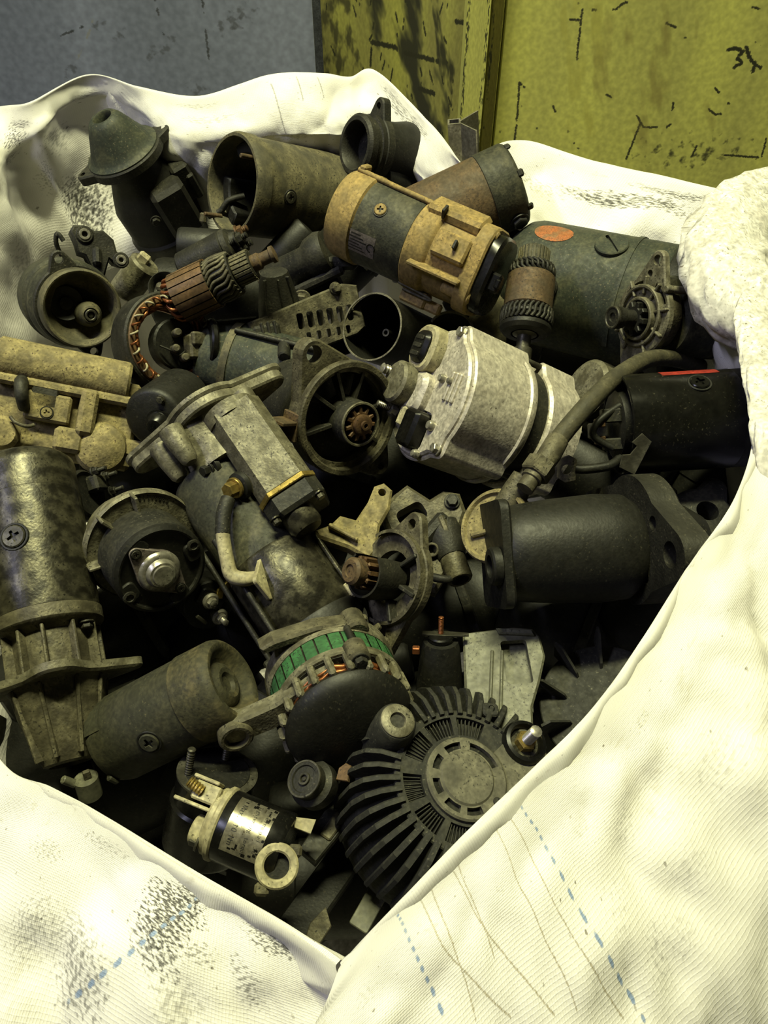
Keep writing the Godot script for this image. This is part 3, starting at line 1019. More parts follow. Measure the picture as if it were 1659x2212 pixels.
const BAG_STAINS := [[432.62, 75.38], [431.8, 78.67], [434.31, 72.25], [431.46, 81.05], [444.32, 74.63], [442.34, 73.43], [446.4, 74.11], [440.66, 80.44], [424.67, 85.42], [414.31, 77.79], [416.16, 84.17], [422.56, 83.68], [435.88, 79.57], [423.21, 73.07], [434.28, 83.84], [52.77, 77.56], [51.26, 88.14], [47.04, 83.46], [45.3, 89.84], [42.21, 76.25], [56.65, 85.68], [41.61, 81.1], [48.31, 89.87], [37.13, 87.94], [42.47, 86.49], [27.97, 79.39], [10.14, 76.5], [163.14, 53.39], [159.58, 53.55], [157.34, 55.45], [153.02, 58.82], [153.6, 54.7], [157.17, 58.86], [165.82, 53.21], [173.16, 52.12], [328.41, 48.03], [331.47, 41.5], [324.8, 51.3], [315.69, 25.33], [312.68, 26.33], [315.66, 27.59], [323.43, 31.93], [308.3, 48.63], [316.3, 36.27], [280.77, 52.52], [224.12, 54.49], [219.97, 56.91], [225.38, 57.62], [263.94, 37.5], [335.28, 24.91], [282.72, 57.8]]
# half width, half height, opacity, raggedness of each stain
const STAIN_SIZE := [[62, 56, 0.92, 0.34], [56, 46, 0.9, 0.36], [44, 40, 0.85, 0.4], [60, 40, 0.8, 0.42], [70, 34, 0.8, 0.42], [46, 26, 0.7, 0.45], [60, 30, 0.75, 0.44], [30, 60, 0.6, 0.46], [70, 60, 0.6, 0.45], [90, 36, 0.45, 0.45], [90, 50, 0.4, 0.44], [70, 40, 0.4, 0.45], [40, 30, 0.6, 0.46], [70, 30, 0.4, 0.46], [60, 40, 0.35, 0.46],
	[30, 26, 0.5, 0.5], [40, 26, 0.2, 0.5], [50, 30, 0.2, 0.5], [40, 40, 0.3, 0.5], [40, 22, 0.2, 0.5], [50, 40, 0.25, 0.5], [40, 22, 0.2, 0.5], [40, 30, 0.2, 0.5], [30, 20, 0.2, 0.5], [50, 30, 0.2, 0.5], [24, 20, 0.25, 0.5], [50, 30, 0.25, 0.5],
	[60, 26, 0.85, 0.4], [70, 24, 0.8, 0.42], [80, 26, 0.85, 0.4], [60, 30, 0.85, 0.4], [70, 22, 0.7, 0.42], [50, 24, 0.6, 0.42], [60, 24, 0.5, 0.44], [60, 30, 0.4, 0.45], [50, 60, 0.8, 0.4], [40, 60, 0.7, 0.42], [40, 40, 0.7, 0.42], [50, 70, 0.8, 0.38], [44, 60, 0.75, 0.4], [40, 50, 0.6, 0.42], [40, 60, 0.45, 0.44], [36, 50, 0.6, 0.42], [40, 70, 0.4, 0.44],
	[70, 30, 0.4, 0.45], [40, 40, 0.75, 0.42], [40, 50, 0.7, 0.42], [40, 40, 0.7, 0.42], [80, 30, 0.35, 0.45], [60, 80, 0.35, 0.44], [60, 30, 0.5, 0.45]]

func bag_tex(which: int, q: Array) -> Vector2:
	return Vector2((q[0] - BAG_CUTS[which]) / float(BAG_CUTS[which + 1] - BAG_CUTS[which]) * 2048.0, q[1] / float(BAG_NV) * 2048.0)

func bag_marks(which: int) -> Image:
	var im := Image.create_empty(2048, 2048, false, Image.FORMAT_RGBA8)
	im.fill(Color(0.45, 0.42, 0.34, 0.0))
	var rng := RandomNumberGenerator.new()
	rng.seed = 100 + which
	var lo: int = BAG_CUTS[which]; var hi: int = BAG_CUTS[which + 1]
	# faint handling dirt all over
	for k in 46:
		var c := Vector2(rng.randf_range(0, 2048), rng.randf_range(400, 1700))
		paint_smear(im, c, Vector2(rng.randf_range(40, 120), rng.randf_range(20, 60)), rng.randf_range(0, 180), c8(150, 140, 118), 300 + k + which * 60, 0.52, 0.26, 0.05, 2.0)
	for k in 420:
		dab(im, Vector2(rng.randf_range(0, 2048), rng.randf_range(300, 1750)), rng.randf_range(1.0, 3.2), c8(92, 84, 66), rng.randf_range(0.3, 0.8), rng)
	for i in BAG_STAINS.size():
		var q: Array = BAG_STAINS[i]
		if q[0] < lo or q[0] > hi: continue
		var z: Array = STAIN_SIZE[i]
		paint_smear(im, bag_tex(which, q), Vector2(z[0], z[1]), rng.randf_range(-25, 25), c8(44, 42, 38), 500 + i, z[3] - 0.02, z[2], 0.13, 1.6)
	for l in BAG_LINES:
		if l[0][0] < lo or l[0][0] > hi: continue
		var pts := []
		for q in l: pts.append(Vector3(bag_tex(which, q).x, bag_tex(which, q).y, 0))
		var sp := spline(pts, 6)
		var p2 := []
		for v in sp: p2.append(Vector2(v.x, v.y))
		paint_line(im, p2, 1.3, c8(172, 163, 142) if l[0][1] > 66 else c8(140, 138, 140), rng, 0.0)
	for l in BAG_BLUE:
		if l[0][0] < lo or l[0][0] > hi: continue
		var pts := []
		for q in l: pts.append(Vector3(bag_tex(which, q).x, bag_tex(which, q).y, 0))
		var sp := spline(pts, 40)
		var run := 0.0
		for i in sp.size() - 1:
			var a := Vector2(sp[i].x, sp[i].y); var b := Vector2(sp[i + 1].x, sp[i + 1].y)
			run += a.distance_to(b)
			if fmod(run, 25.0) < 11.0: dab(im, a, 3.4, c8(134, 152, 184), 0.6, rng)
	return im

# ------------------------------------------------------------------ shared bits
func hp(py: float, delta := 0.0) -> float:
	# height of the heap along the photograph's rows
	var t := [[200.0, 0.955], [400.0, 0.925], [600.0, 0.90], [900.0, 0.87], [1200.0, 0.845], [1500.0, 0.82], [1900.0, 0.77], [2200.0, 0.74]]
	for i in t.size() - 1:
		if py <= t[i + 1][0]: return lerpf(t[i][1], t[i + 1][1], (py - t[i][0]) / (t[i + 1][0] - t[i][0])) + delta
	return 0.74 + delta

func patch(g: G, r, th, y0, y1, d0, d1) -> G:
	# a curved sheet lying on a round body
	return lathe(g, [[r, y0], [r + th, y0], [r + th, y1], [r, y1]], Transform3D(), 12, d0 - 90.0, d1 - 90.0)

func helix_bars(parent: Node3D, called: String, n: int, r: float, y0: float, y1: float, twist: float, th: float, m: Material, bulge := 0.0):
	for i in n:
		var a := TAU * i / n
		var pts := []
		for k in 5:
			var t := k / 4.0
			var q := a + deg_to_rad(twist) * (t + 0.18 * sin(t * TAU))
			pts.append(Vector3(sin(q) * (r + bulge * sin(t * PI)), lerpf(y0, y1, t), -cos(q) * (r + bulge * sin(t * PI))))
		var g := G.new()
		tube(g, pts, th, 6, 3)
		part(parent, called, g, m)

func label_texture(key: String, lines: Array, bg: Color, ink: Color, w := 256, h := 128) -> StandardMaterial3D:
	# a printed label: rows of short dark strokes too small to read, or flat fields
	var im := Image.create_empty(w, h, false, Image.FORMAT_RGBA8)
	im.fill(bg)
	for l in lines: im.fill_rect(Rect2i(l[0], l[1], l[2], l[3]), ink)
	return img_mat(key, im, 0.5)

func text_mesh(parent: Node3D, called: String, text: String, size: float, xf: Transform3D, m: Material, depth := 1.5):
	# raised lettering: local X right, local -Z up, facing local Y
	var t := TextMesh.new()
	t.text = text
	var f := SystemFont.new()
	f.font_names = PackedStringArray(["Droid Sans"])
	t.font = f
	t.font_size = 32
	t.pixel_size = size * U / 32.0
	t.depth = depth * U
	var o := MeshInstance3D.new()
	o.name = called
	o.mesh = t
	o.material_override = m
	var b := xf.basis * Basis(Vector3.RIGHT, -PI / 2)
	o.transform = Transform3D(b, xf.origin * U)
	parent.add_child(o, true)

# ------------------------------------------------------------------ the far rows of the heap
func build_back():
	# starter with a bell-shaped nose, standing against the back of the bag
	var t := thing("starter_motor", "dark starter motor with dull green bell-shaped nose pointing up at the bag's back corner", "starter motor", 265, 325, hp(325, 0.015), Vector3(-0.52, 0.74, 0.43), Vector3(0, 0, 1))
	var g := G.new()
	lathe(g, [[82, -2], [82, 3], [76, 6], [70, 11], [64, 22], [55, 38], [47, 54], [38, 70], [29, 79], [22, 80], [19, 76], [18, 60], [0, 58]])
	part(t, "nose_cone", g, M.greenish)
	g = G.new()
	prism(g, lobes(86, [[0, 100, 14, 0.75], [180, 100, 14, 0.75]]), -20, 0, Transform3D(), 3.0, [circ(6, 12, V2(100, 0)), circ(6, 12, V2(-100, 0))])
	part(t, "flange", g, M.dark)
	g = G.new()
	lathe(g, [[0, -340], [84, -340], [92, -332], [92, -210], [95, -206], [95, -196], [90, -190], [90, -118], [76, -84], [60, -50], [58, -20], [0, -20]])
	part(t, "body", g, M.black)
	g = G.new()
	box(g, 78, 120, 60, T(-34, -130, -78), 10)
	box(g, 60, 40, 40, T(-20, -205, -90), 6)
	part(t, "switch_housing", g, M.iron)
	g = G.new()
	box(g, 40, 84, 50, T(-84, -108, -30), 6)
	box(g, 18, 60, 18, T(-96, -120, -52), 4)
	part(t, "side_bracket", g, M.dark)
	g = G.new()
	bolt(g, 9, 10, T(0, 0, 0) * side(10, 112, -112))
	part(t, "bolt", g, M.iron)

	# wide open starter casing
	t = thing("starter_casing", "wide dusty olive starter casing with its open end facing the nose-up starter", "starter motor", 500, 398, hp(398, 0.01), Vector3(-0.85, 0.07, 0.52), Vector3(0, 0, 1))
	g = G.new()
	lathe(g, [[0, -300], [98, -300], [103, -294], [103, -36], [107, -34], [107, -8], [103, 0], [97, 0], [95, -5], [95, -170], [50, -172], [0, -172]], Transform3D(), 56)
	part(t, "casing", g, M.dusty)
	for a in [20, 140, 260]:
		g = G.new()
		prism(g, sector(94, 66, a, a + 74, 8), -150, -34, Transform3D(), 4.0, [], true)
		part(t, "field_coil", g, M.black)
	screw(t, 13, side(4, 104, -84), M.steel)
	g = G.new()
	cyl(g, 5, -16, 26, T(-58, -4, -62), 1.0, 12)
	part(t, "dowel", g, M.rust)
	g = G.new()
	cyl(g, 5, -20, 24, T(70, 0, 64), 1.0, 12)
	part(t, "dowel", g, M.rust)
	g = G.new()
	tube(g, [V(20, -60, 40), V(35, -30, 55), V(60, -20, 70), V(75, 0, 88)], 7, 8)
	part(t, "cable_end", g, M.dark)
	g = G.new()
	box(g, 22, 12, 16, T(80, 8, 96), 3)
	part(t, "cable_lug", g, M.cast)

	# nose housing with stepped round mouth
	t = thing("drive_housing", "black drive housing with a stepped round mouth and two-eared flange, behind the tan starter", "drive housing", 765, 313, hp(313, 0.045), Vector3(-0.82, 0.12, 0.55), Vector3(0.05, 1, 0))
	g = G.new()
	lathe(g, [[58, -46], [66, -44], [66, -32], [60, -30], [60, -22], [64, -20], [64, -6], [58, 0], [50, 0], [46, -6], [43, -80], [0, -84]])
	part(t, "mouth", g, M.iron)
	g = G.new()
	prism(g, lobes(68, [[80, 84, 18], [262, 92, 20]]), -62, -42, Transform3D(), 3.0, [circ(8, 12, V2(84, 0).rotated(deg_to_rad(80)))])
	part(t, "flange", g, M.dark)
	g = G.new()
	lathe(g, [[0, -215], [40, -213], [58, -200], [66, -176], [66, -130], [60, -100], [58, -62], [0, -62]])
	part(t, "body", g, M.black)
	g = G.new()
	cyl(g, 48, -210, -64, T(0, 0, 64), 10)
	part(t, "switch_barrel", g, M.black)

	# rusty barrel behind the tan starter
	t = thing("starter_motor", "rust-brown cylindrical starter barrel leaning up to the right rim, behind the tan starter", "starter motor", 996, 450, hp(450, 0.025), Vector3(0.9, 0.36, -0.12), Vector3(0, 0, 1))
	g = G.new()
	lathe(g, [[0, -170], [84, -170], [86, -166], [86, 58], [85, 60]])
	lathe(g, [[86, -166], [86, -166]])
	part(t, "yoke", g, M.rust)
	g = G.new()
	lathe(g, [[84, 56], [88, 58], [88, 118], [84, 124], [80, 126], [0, 126]])
	part(t, "end_cap", g, M.olive)
	g = G.new()
	lathe(g, [[0, -196], [82, -196], [87, -190], [88, -150], [86, -148]])
	part(t, "end_band", g, M.plate)
	screw(t, 14, side(-28, 87, 6), M.iron, "screw", 45)
	for a in [10, 60, -40]:
		g = G.new()
		box(g, 16, 8, 14, side(a, 84, 126), 3)
		part(t, "tab", g, M.dark)
	g = G.new()
	bolt(g, 16, 12, side(-55, 88, 98), 1.3)
	part(t, "terminal_nut", g, M.black)

	tan_starter()
	green_motor()
	pinion_starter()

	# armature standing on end
	t = thing("armature", "brown steel armature standing on end in front of the orange-stickered motor", "armature", 1143, 640, hp(640, 0.035), Vector3(0.11, 0.9, -0.42), Vector3(0, 0, 1))
	g = G.new()
	cyl(g, 52, -32, 44, Transform3D(), 3, 48)
	part(t, "core", g, M.rust)
	g = G.new()
	lathe(g, [[30, 66], [32, 68], [33, 104], [30, 108], [16, 110], [0, 110]], Transform3D(), 40)
	part(t, "commutator", g, M.olive)
	for i in 24:
		g = G.new()
		box(g, 5.6, 36, 3, side(i * 15, 33, 87) * rx(-90), 0.6)
		part(t, "segment", g, M.dusty)
	helix_bars(t, "winding_bar", 26, 44, 42, 68, 30, 3.6, M.iron, 4)
	g = G.new()
	cyl(g, 36, 44, 70)
	part(t, "winding_core", g, M.black)
	g = G.new()
	cyl(g, 42, -70, -32)
	part(t, "winding_core", g, M.black)
	helix_bars(t, "winding_bar", 30, 52, -34, -66, 14, 4.2, M.iron, 2)
	g = G.new()
	lathe(g, [[30, -88], [48, -86], [55, -78], [55, -70], [50, -66]], Transform3D(), 40)
	ring(g, 56, 50, -54, -46)
	part(t, "winding_band", g, M.black)
	g = G.new()
	lathe(g, [[0, -150], [18, -150], [20, -146], [20, -120], [15, -118], [15, -92], [26, -88], [0, -86]])
	part(t, "shaft", g, M.steel)

	# scrap of card behind the armature
	t = thing("metal_plate", "torn dull yellow plate standing between the tan starter and the brown armature", "plate", 1052, 690, hp(690, -0.03), Vector3(-0.25, 0.25, 0.9), Vector3(0, 1, 0))
	g = G.new()
	prism(g, PackedVector2Array([V2(-50, -80), V2(46, -80), V2(44, -10), V2(50, 30), V2(30, 62), V2(-2, 58), V2(-10, 72), V2(-26, 66), V2(-34, 20), V2(-60, -30)]), -4, 0, Transform3D(), 1.0)
	part(t, "sheet", g, M.dusty)

	# rim of a thin can lying between
	t = thing("steel_can", "thin dark steel can showing only its curved rim above the silver alternator", "can", 975, 716, hp(716, -0.03), Vector3(0.1, 0.5, 0.86), Vector3(0, 1, 0))
	g = G.new()
	lathe(g, [[0, -120], [50, -118], [50, -4], [48, 0], [46, -3], [46, -100], [0, -104]], Transform3D(), 40)
	part(t, "wall", g, M.dark)
	g = G.new()
	ring(g, 51, 46, -3, 1, Transform3D(), 0.8, 48)
	part(t, "lip", g, M.alu)

	bowl_starter()

	# cast bracket with two bushes
	t = thing("cast_bracket", "dark cast bracket with two bright bushes, resting against the left bag wall", "bracket", 215, 535, hp(535, 0.03), Vector3(0.1, 0.15, 0.95), Vector3(0, 1, 0))
	g = G.new()
	prism(g, PackedVector2Array([V2(-60, 28), V2(-52, 42), V2(-30, 44), V2(-8, 34), V2(8, 38), V2(30, 20), V2(36, -4), V2(52, -12), V2(56, -26), V2(44, -34), V2(28, -30), V2(20, -22), V2(10, -60), V2(-8, -66), V2(-30, -20), V2(-44, -16), V2(-50, 6)]), -40, 0, Transform3D(), 5.0, [], true)
	part(t, "casting", g, M.iron)
	for c in [[-30, 24, 12], [44, -22, 11]]:
		g = G.new()
		ring(g, c[2] + 6, c[2] - 5, -6, 5, T(c[0], 0, -c[1]), 2, 24)
		part(t, "boss", g, M.iron)
		g = G.new()
		ring(g, c[2], c[2] - 6, -4, 7, T(c[0], 0, -c[1]), 1, 20)
		part(t, "bush", g, M.bright)
	g = G.new()
	box(g, 18, 40, 30, T(-6, -2, 20) * rx(80), 6)
	part(t, "rib", g, M.dark)
	g = G.new()
	tube(g, [V(-70, -30, 30), V(-86, -10, 0), V(-84, 0, -20), V(-72, 0, -6)], 5, 8)
	part(t, "hook", g, M.dark)

	# small grey bits under the bracket
	t = thing("relay_can", "small grey relay can between the bowl-nosed starter and the armature", "relay", 300, 590, hp(590, -0.02), Vector3(0.5, 0.7, 0.4), Vector3(0, 0, 1))
	g = G.new()
	cyl(g, 34, -60, 30, Transform3D(), 5)
	part(t, "can", g, M.alu)
	g = G.new()
	box(g, 26, 22, 20, T(10, 34, 0), 4)
	part(t, "terminal_block", g, M.cream)
	t = thing("bearing_cup", "thin dark ring-shaped cup beside the copper armature", "cup", 352, 615, hp(615, 0.0), Vector3(-0.35, 0.5, 0.8), Vector3(0, 1, 0))
	g = G.new()
	lathe(g, [[24, -30], [33, -28], [34, 0], [31, 2], [29, -2], [28, -22], [22, -24]])
	part(t, "ring", g, M.dark)
	g = G.new()
	box(g, 26, 16, 20, T(-6, -10, 0), 5)
	part(t, "core", g, M.cast)

	copper_armature()
	stator_ring()

	# small solenoid behind the copper armature
	t = thing("solenoid", "small grey solenoid with corroded terminals above the copper armature", "solenoid", 455, 553, hp(553, 0.0), Vector3(0.82, 0.48, 0.3), Vector3(0, 0, 1))
	g = G.new()
	cyl(g, 38, -70, 42, Transform3D(), 4)
	part(t, "barrel", g, M.iron)
	g = G.new()
	lathe(g, [[38, 42], [36, 54], [24, 60], [20, 78], [0, 80]])
	part(t, "cap", g, M.dark)
	for q in [[16, 10], [-14, -12], [4, -22]]:
		g = G.new()
		stud(g, 7, 58, 100, T(q[0], 0, q[1]))
		bolt(g, 12, 14, T(q[0], 74, q[1]))
		part(t, "terminal", g, M.gear_rust if q[0] == 16 else M.iron)

	# lump of a cast drive-end housing
	t = thing("drive_housing", "grimy cast drive housing with a sleeve and bolt, left of the tan starter", "drive housing", 645, 575, hp(575, 0.0), Vector3(0.85, 0.42, 0.3), Vector3(0, 0, 1))
	g = G.new()
	lathe(g, [[0, -80], [30, -80], [34, -74], [34, 20], [44, 34], [50, 60], [46, 74], [0, 76]])
	part(t, "sleeve", g, M.dark)
	g = G.new()
	lathe(g, [[0, -92], [24, -92], [30, -84], [30, -60], [0, -60]])
	part(t, "sleeve_end", g, M.cast)
	g = G.new()
	box(g, 70, 100, 46, T(-70, 20, 6), 10)
	box(g, 20, 120, 30, T(-44, 36, -24), 6)
	part(t, "casting", g, M.iron)
	g = G.new()
	box(g, 26, 130, 34, T(-20, 66, -10) * rz(24), 8)
	part(t, "web", g, M.dark)
	g = G.new()
	bolt(g, 14, 24, aim(V(-62, -12, -34), V(-0.2, 0.1, -1), V(0, 1, 0)))
	part(t, "bolt", g, M.cast)
	t = thing("nose_cone", "small ribbed grey cone casting beside the copper armature's shaft", "casting", 600, 640, hp(640, 0.015), Vector3(-0.15, 0.9, 0.38), Vector3(0, 0, 1))
	g = G.new()
	lathe(g, [[0, -60], [50, -60], [46, -20], [36, 30], [30, 54], [26, 56], [0, 56]], Transform3D(), 12)
	part(t, "cone", g, M.iron)
	for a in [-50, -10, 40]:
		g = G.new()
		box(g, 5, 100, 14, side(a, 38, 0) * rx(-90) * rx(-8), 1.5)
		part(t, "rib", g, M.iron)

	vent_bracket()

	# open thin can
	t = thing("starter_can", "thin-walled open steel can with a notched edge and a shaft inside, behind the silver alternator", "can", 803, 706, hp(706, 0.005), Vector3(-0.5, 0.2, 0.84), Vector3(0, 1, 0))
	g = G.new()
	lathe(g, [[0, -290], [70, -288], [73, -280], [73, -10]], Transform3D(), 48)
	lathe(g, [[73, -10], [73, 0], [70.5, 0], [70.5, -10]], Transform3D(), 44, -40, 205)
	lathe(g, [[70.5, -10], [70.5, -270], [0, -272]], Transform3D(), 48)
	part(t, "can", g, M.black)
	g = G.new()
	ring(g, 74, 70, -1, 1, Transform3D(), 0.5, 56)
	part(t, "rim", g, M.alu)
	g = G.new()
	lathe(g, [[0, -268], [22, -266], [18, -140], [9, -130], [8.5, -62], [5, -62], [5, -80], [0, -80]])
	part(t, "shaft", g, M.steel)

func tan_starter():
	var t := thing("starter_motor", "bright tan-painted starter motor with a steel middle and a black end cap", "starter motor", 893, 522, hp(522, 0.045), Vector3(0.86, -0.37, 0.34), Vector3(0, 0, 1))
	var g := G.new()
	lathe(g, [[0, -180], [70, -180], [88, -174], [95, -160], [97, -112], [92, -108]], Transform3D(), 48)
	part(t, "rear_cap", g, M.tan)
	g = G.new()
	box(g, 30, 26, 16, side(72, 96, -150), 3)
	part(t, "cap_ear", g, M.tan)
	g = G.new()
	lathe(g, [[90, -110], [92, -108], [92, 14], [90, 16]], Transform3D(), 48)
	part(t, "yoke", g, M.olive)
	g = G.new()
	patch(g, 92, 0.6, -126 + 10, -46, -46, -16)
	part(t, "label", g, M.violet, "grey printed rating label")
	for k in 6:
		g = G.new()
		patch(g, 92.6, 0.2, -110 + (k % 2) * 5, -66 - (k % 3) * 8, -42 + k * 4.2, -40.4 + k * 4.2)
		part(t, "print_line", g, M.iron)
	g = G.new()
	lathe(g, [[8, 0], [10, 0], [10, 1], [8, 1]], side(-31, 92.4, -54) * T(0, 0, 0), 16, 0, 300)
	part(t, "print_mark", g, M.black)
	screw(t, 13, side(20, 92, -62), M.tan)
	g = G.new()
	tube(g, [side(66, 98, -160).origin, side(62, 97, -60).origin, side(60, 97, 40).origin], 6, 8)
	part(t, "through_bolt", g, M.tan)
	g = G.new()
	lathe(g, [[90, 14], [95, 18], [96, 60], [92, 66], [88, 70], [86, 150], [0, 150]], Transform3D(), 48)
	box(g, 60, 130, 30, side(62, 92, 88) * rx(-90), 8)
	part(t, "drive_housing", g, M.tan)
	g = G.new()
	prism(g, rrect(186, 178, 56), 150, 182, Transform3D(), 4, [], true)
	for a in [52, 128, -40]: cyl(g, 14, 120, 186, T(sin(deg_to_rad(a)) * 88, 0, -cos(deg_to_rad(a)) * 88), 3, 16)
	part(t, "end_plate", g, M.tan)
	g = G.new()
	box(g, 54, 76, 34, side(12, 84, 112) * rx(-90), 5)
	part(t, "raised_box", g, M.tan)
	g = G.new()
	box(g, 8, 120, 40, side(-22, 92, 98) * rx(-90), 2)
	part(t, "ledge", g, M.tan)
	g = G.new()
	box(g, 20, 22, 6, side(46, 107, 66), 1)
	box(g, 18, 26, 6, side(14, 101, 122), 1)
	part(t, "slot", g, M.black)
	g = G.new()
	prism(g, rrect(166, 160, 50), 182, 206, Transform3D(), 6, [], true)
	part(t, "end_cap", g, M.gloss)
	g = G.new()
	box(g, 40, 30, 26, T(-10, 214, -54), 5)
	box(g, 20, 12, 30, T(-10, 224, -54), 3)
	part(t, "connector", g, M.gloss)
	g = G.new()
	box(g, 34, 60, 40, T(-104, 56, -8), 4)
	box(g, 24, 44, 24, T(-108, 98, -10), 4)
	part(t, "terminal_block", g, M.tan)
	g = G.new()
	tube(g, [V(-88, 16, -36), V(-92, 90, -34), V(-97, 90, -34), V(-97, 30, -34)], 3, 6, 4)
	part(t, "clip", g, M.cast)

func green_motor():
	var t := thing("starter_motor", "big dark green starter motor with an orange oval sticker and slotted plug", "starter motor", 1290, 640, hp(640, -0.02), Vector3(0.93, -0.26, 0.24), Vector3(0, 0.3, 1))
	var g := G.new()
	lathe(g, [[0, -205], [70, -205], [104, -196], [126, -172], [132, -150], [132, 140], [128, 146], [0, 146]], Transform3D(), 56)
	part(t, "casing", g, M.greenish)
	g = G.new()
	lathe(g, [[0, 146], [134, 146], [136, 150], [136, 176], [128, 182], [0, 184]], Transform3D(), 48)
	part(t, "end_ring", g, M.black)
	var cp := PackedVector2Array()
	for i in 26: cp.append(V2(cos(TAU * i / 26) * 21, sin(TAU * i / 26) * 40))
	# oval sticker: thin strips that follow the curve of the casing
	g = G.new()
	g.smooth()
	var N := 26
	for i in N:
		var u0 := -1.0 + 2.0 * i / N; var u1 := -1.0 + 2.0 * (i + 1) / N
		for k in 8:
			var f := func(u: float, v: float) -> Vector3: return side(37 + v * sqrt(maxf(0, 1 - u * u)) * 12.0, 133.0, -104 + u * 42).origin
			g.quad(f.call(u0, -1 + k * 0.25), f.call(u1, -1 + k * 0.25), f.call(u1, -0.75 + k * 0.25), f.call(u0, -0.75 + k * 0.25))
	part(t, "sticker", g, M.orange, "worn orange oval sticker")
	g = G.new()
	prism(g, circ(34, 28), -2, 6, side(34, 131, 22), 2, [rrect(60, 7, 3, Vector2.ZERO, 40)], true)
	part(t, "slotted_plug", g, M.greenish)
	g = G.new()
	lathe(g, [[0, 0], [22, 0], [22, 8], [14, 10], [0, 10]], side(-18, 131, -72), 24)
	stud(g, 9, 10, 46, side(-18, 131, -72))
	bolt(g, 15, 20, side(-18, 139, -72))
	part(t, "terminal", g, M.iron)
	g = G.new()
	patch(g, 132, 3, 60, 70, -60, 80)
	part(t, "band", g, M.greenish)

func pinion_starter():
	var t := thing("starter_motor", "starter with bright skeletal nose flange and black pinion, before the big green motor", "starter motor", 1385, 682, hp(682, 0.04), Vector3(-0.76, 0.1, 0.64), Vector3(0.25, 0.95, 0.1))
	var g := G.new()
	var outline := lobes(84, [[86, 116, 22, 0.9], [262, 112, 18, 0.85]])
	var hs := [circ(11, 16, V2(0, 118).rotated(deg_to_rad(-4))), sector(74, 58, 105, 150), sector(76, 58, 30, 72), sector(74, 60, 200, 240), circ(44, 30, V2(4, -6)), circ(6, 10, V2(-16, -112)), circ(8, 12, V2(-4, 88))]
	prism(g, outline, -14, 0, Transform3D(), 3, hs)
	part(t, "nose_flange", g, M.alu)
	g = G.new()
	ring(g, 66, 58, -8, 10, Transform3D(), 2)
	ring(g, 46, 38, -24, 16, T(4, 0, 6), 2)
	part(t, "flange_rim", g, M.alu)
	for a in [95, 62, 130, 215, 300, 20, 340, 250]:
		g = G.new()
		box(g, 38, 12, 6, T(0, 2, 0) * ry(a) * T(64, 0, 0), 2)
		part(t, "flange_rib", g, M.alu)
	g = G.new()
	prism(g, gear_poly(36, 26, 9), -30, 26, T(4, 0, 6), 2)
	part(t, "pinion", g, M.black)
	g = G.new()
	lathe(g, [[0, -40], [18, -40], [18, 52], [22, 54], [24, 60], [24, 74], [20, 78], [10, 78], [9, 74], [0, 74]], T(4, 0, 6), 24)
	part(t, "shaft", g, M.iron)
	g = G.new()
	ring(g, 24, 19, 66, 80, T(4, 0, 6), 1.5, 24)
	part(t, "shaft_stop", g, M.steel)
	g = G.new()
	lathe(g, [[0, -60], [60, -58], [72, -46], [78, -14], [40, -14]])
	part(t, "nose_housing", g, M.cast)
	g = G.new()
	lathe(g, [[0, -250], [80, -250], [88, -240], [88, -70], [84, -62], [60, -58], [0, -58]], Transform3D(), 48)
	part(t, "barrel", g, M.olive)
	g = G.new()
	cyl(g, 8, -60, 4, T(58, 0, -66), 2, 12)
	part(t, "bolt", g, M.alu)

func bowl_starter():
	var t := thing("starter_motor", "starter motor whose open bowl-shaped nose faces out, against the left bag wall", "starter motor", 178, 668, hp(668, 0.03), Vector3(0.22, -0.1, 0.96), Vector3(0, 1, 0))
	var g := G.new()
	lathe(g, [[50, -60], [78, -56], [84, -40], [84, -4], [80, 0], [77, -1], [74, -6], [68, -26], [52, -44], [30, -52], [0, -54]], Transform3D(), 56)
	part(t, "nose_bowl", g, M.dusty)
	g = G.new()
	lathe(g, [[0, -50], [30, -50], [27, -22], [20, -8], [16, -6], [14, -10], [0, -10]], T(20, 0, 12), 28)
	part(t, "shaft_boss", g, M.dusty)
	g = G.new()
	ring(g, 13, 8, -12, -4, T(20, 0, 12), 1.2, 20)
	part(t, "bush", g, M.steel)
	g = G.new()
	cyl(g, 6, -12, -7, T(20, 0, 12), 1, 12)
	part(t, "shaft", g, M.iron)
	g = G.new()
	lathe(g, [[0, -55], [34, -53], [40, -44], [36, -36], [30, -40], [0, -42]], T(-26, 0, -6), 30)
	lathe(g, [[0, -50], [14, -48], [14, -34], [0, -32]], T(-26, 0, -6), 18)
	part(t, "pinion_opening", g, M.black)
	g = G.new()
	prism(g, lobes(90, [[112, 104, 18], [292, 104, 18]]), -64, -48, Transform3D(), 3, [circ(10, 14, V2(104, 0).rotated(deg_to_rad(112))), circ(9, 14, V2(104, 0).rotated(deg_to_rad(292))), circ(5, 10, V2(80, 0).rotated(deg_to_rad(88)))])
	part(t, "flange", g, M.iron)
	g = G.new()
	lathe(g, [[0, -250], [80, -250], [92, -240], [94, -160], [98, -156], [98, -140], [92, -136], [92, -96], [96, -92], [96, -82], [86, -62], [0, -60]], Transform3D(), 48)
	var b := part(t, "barrel", g, M.olive)
	b.transform = Transform3D(Basis(), Vector3.ZERO)

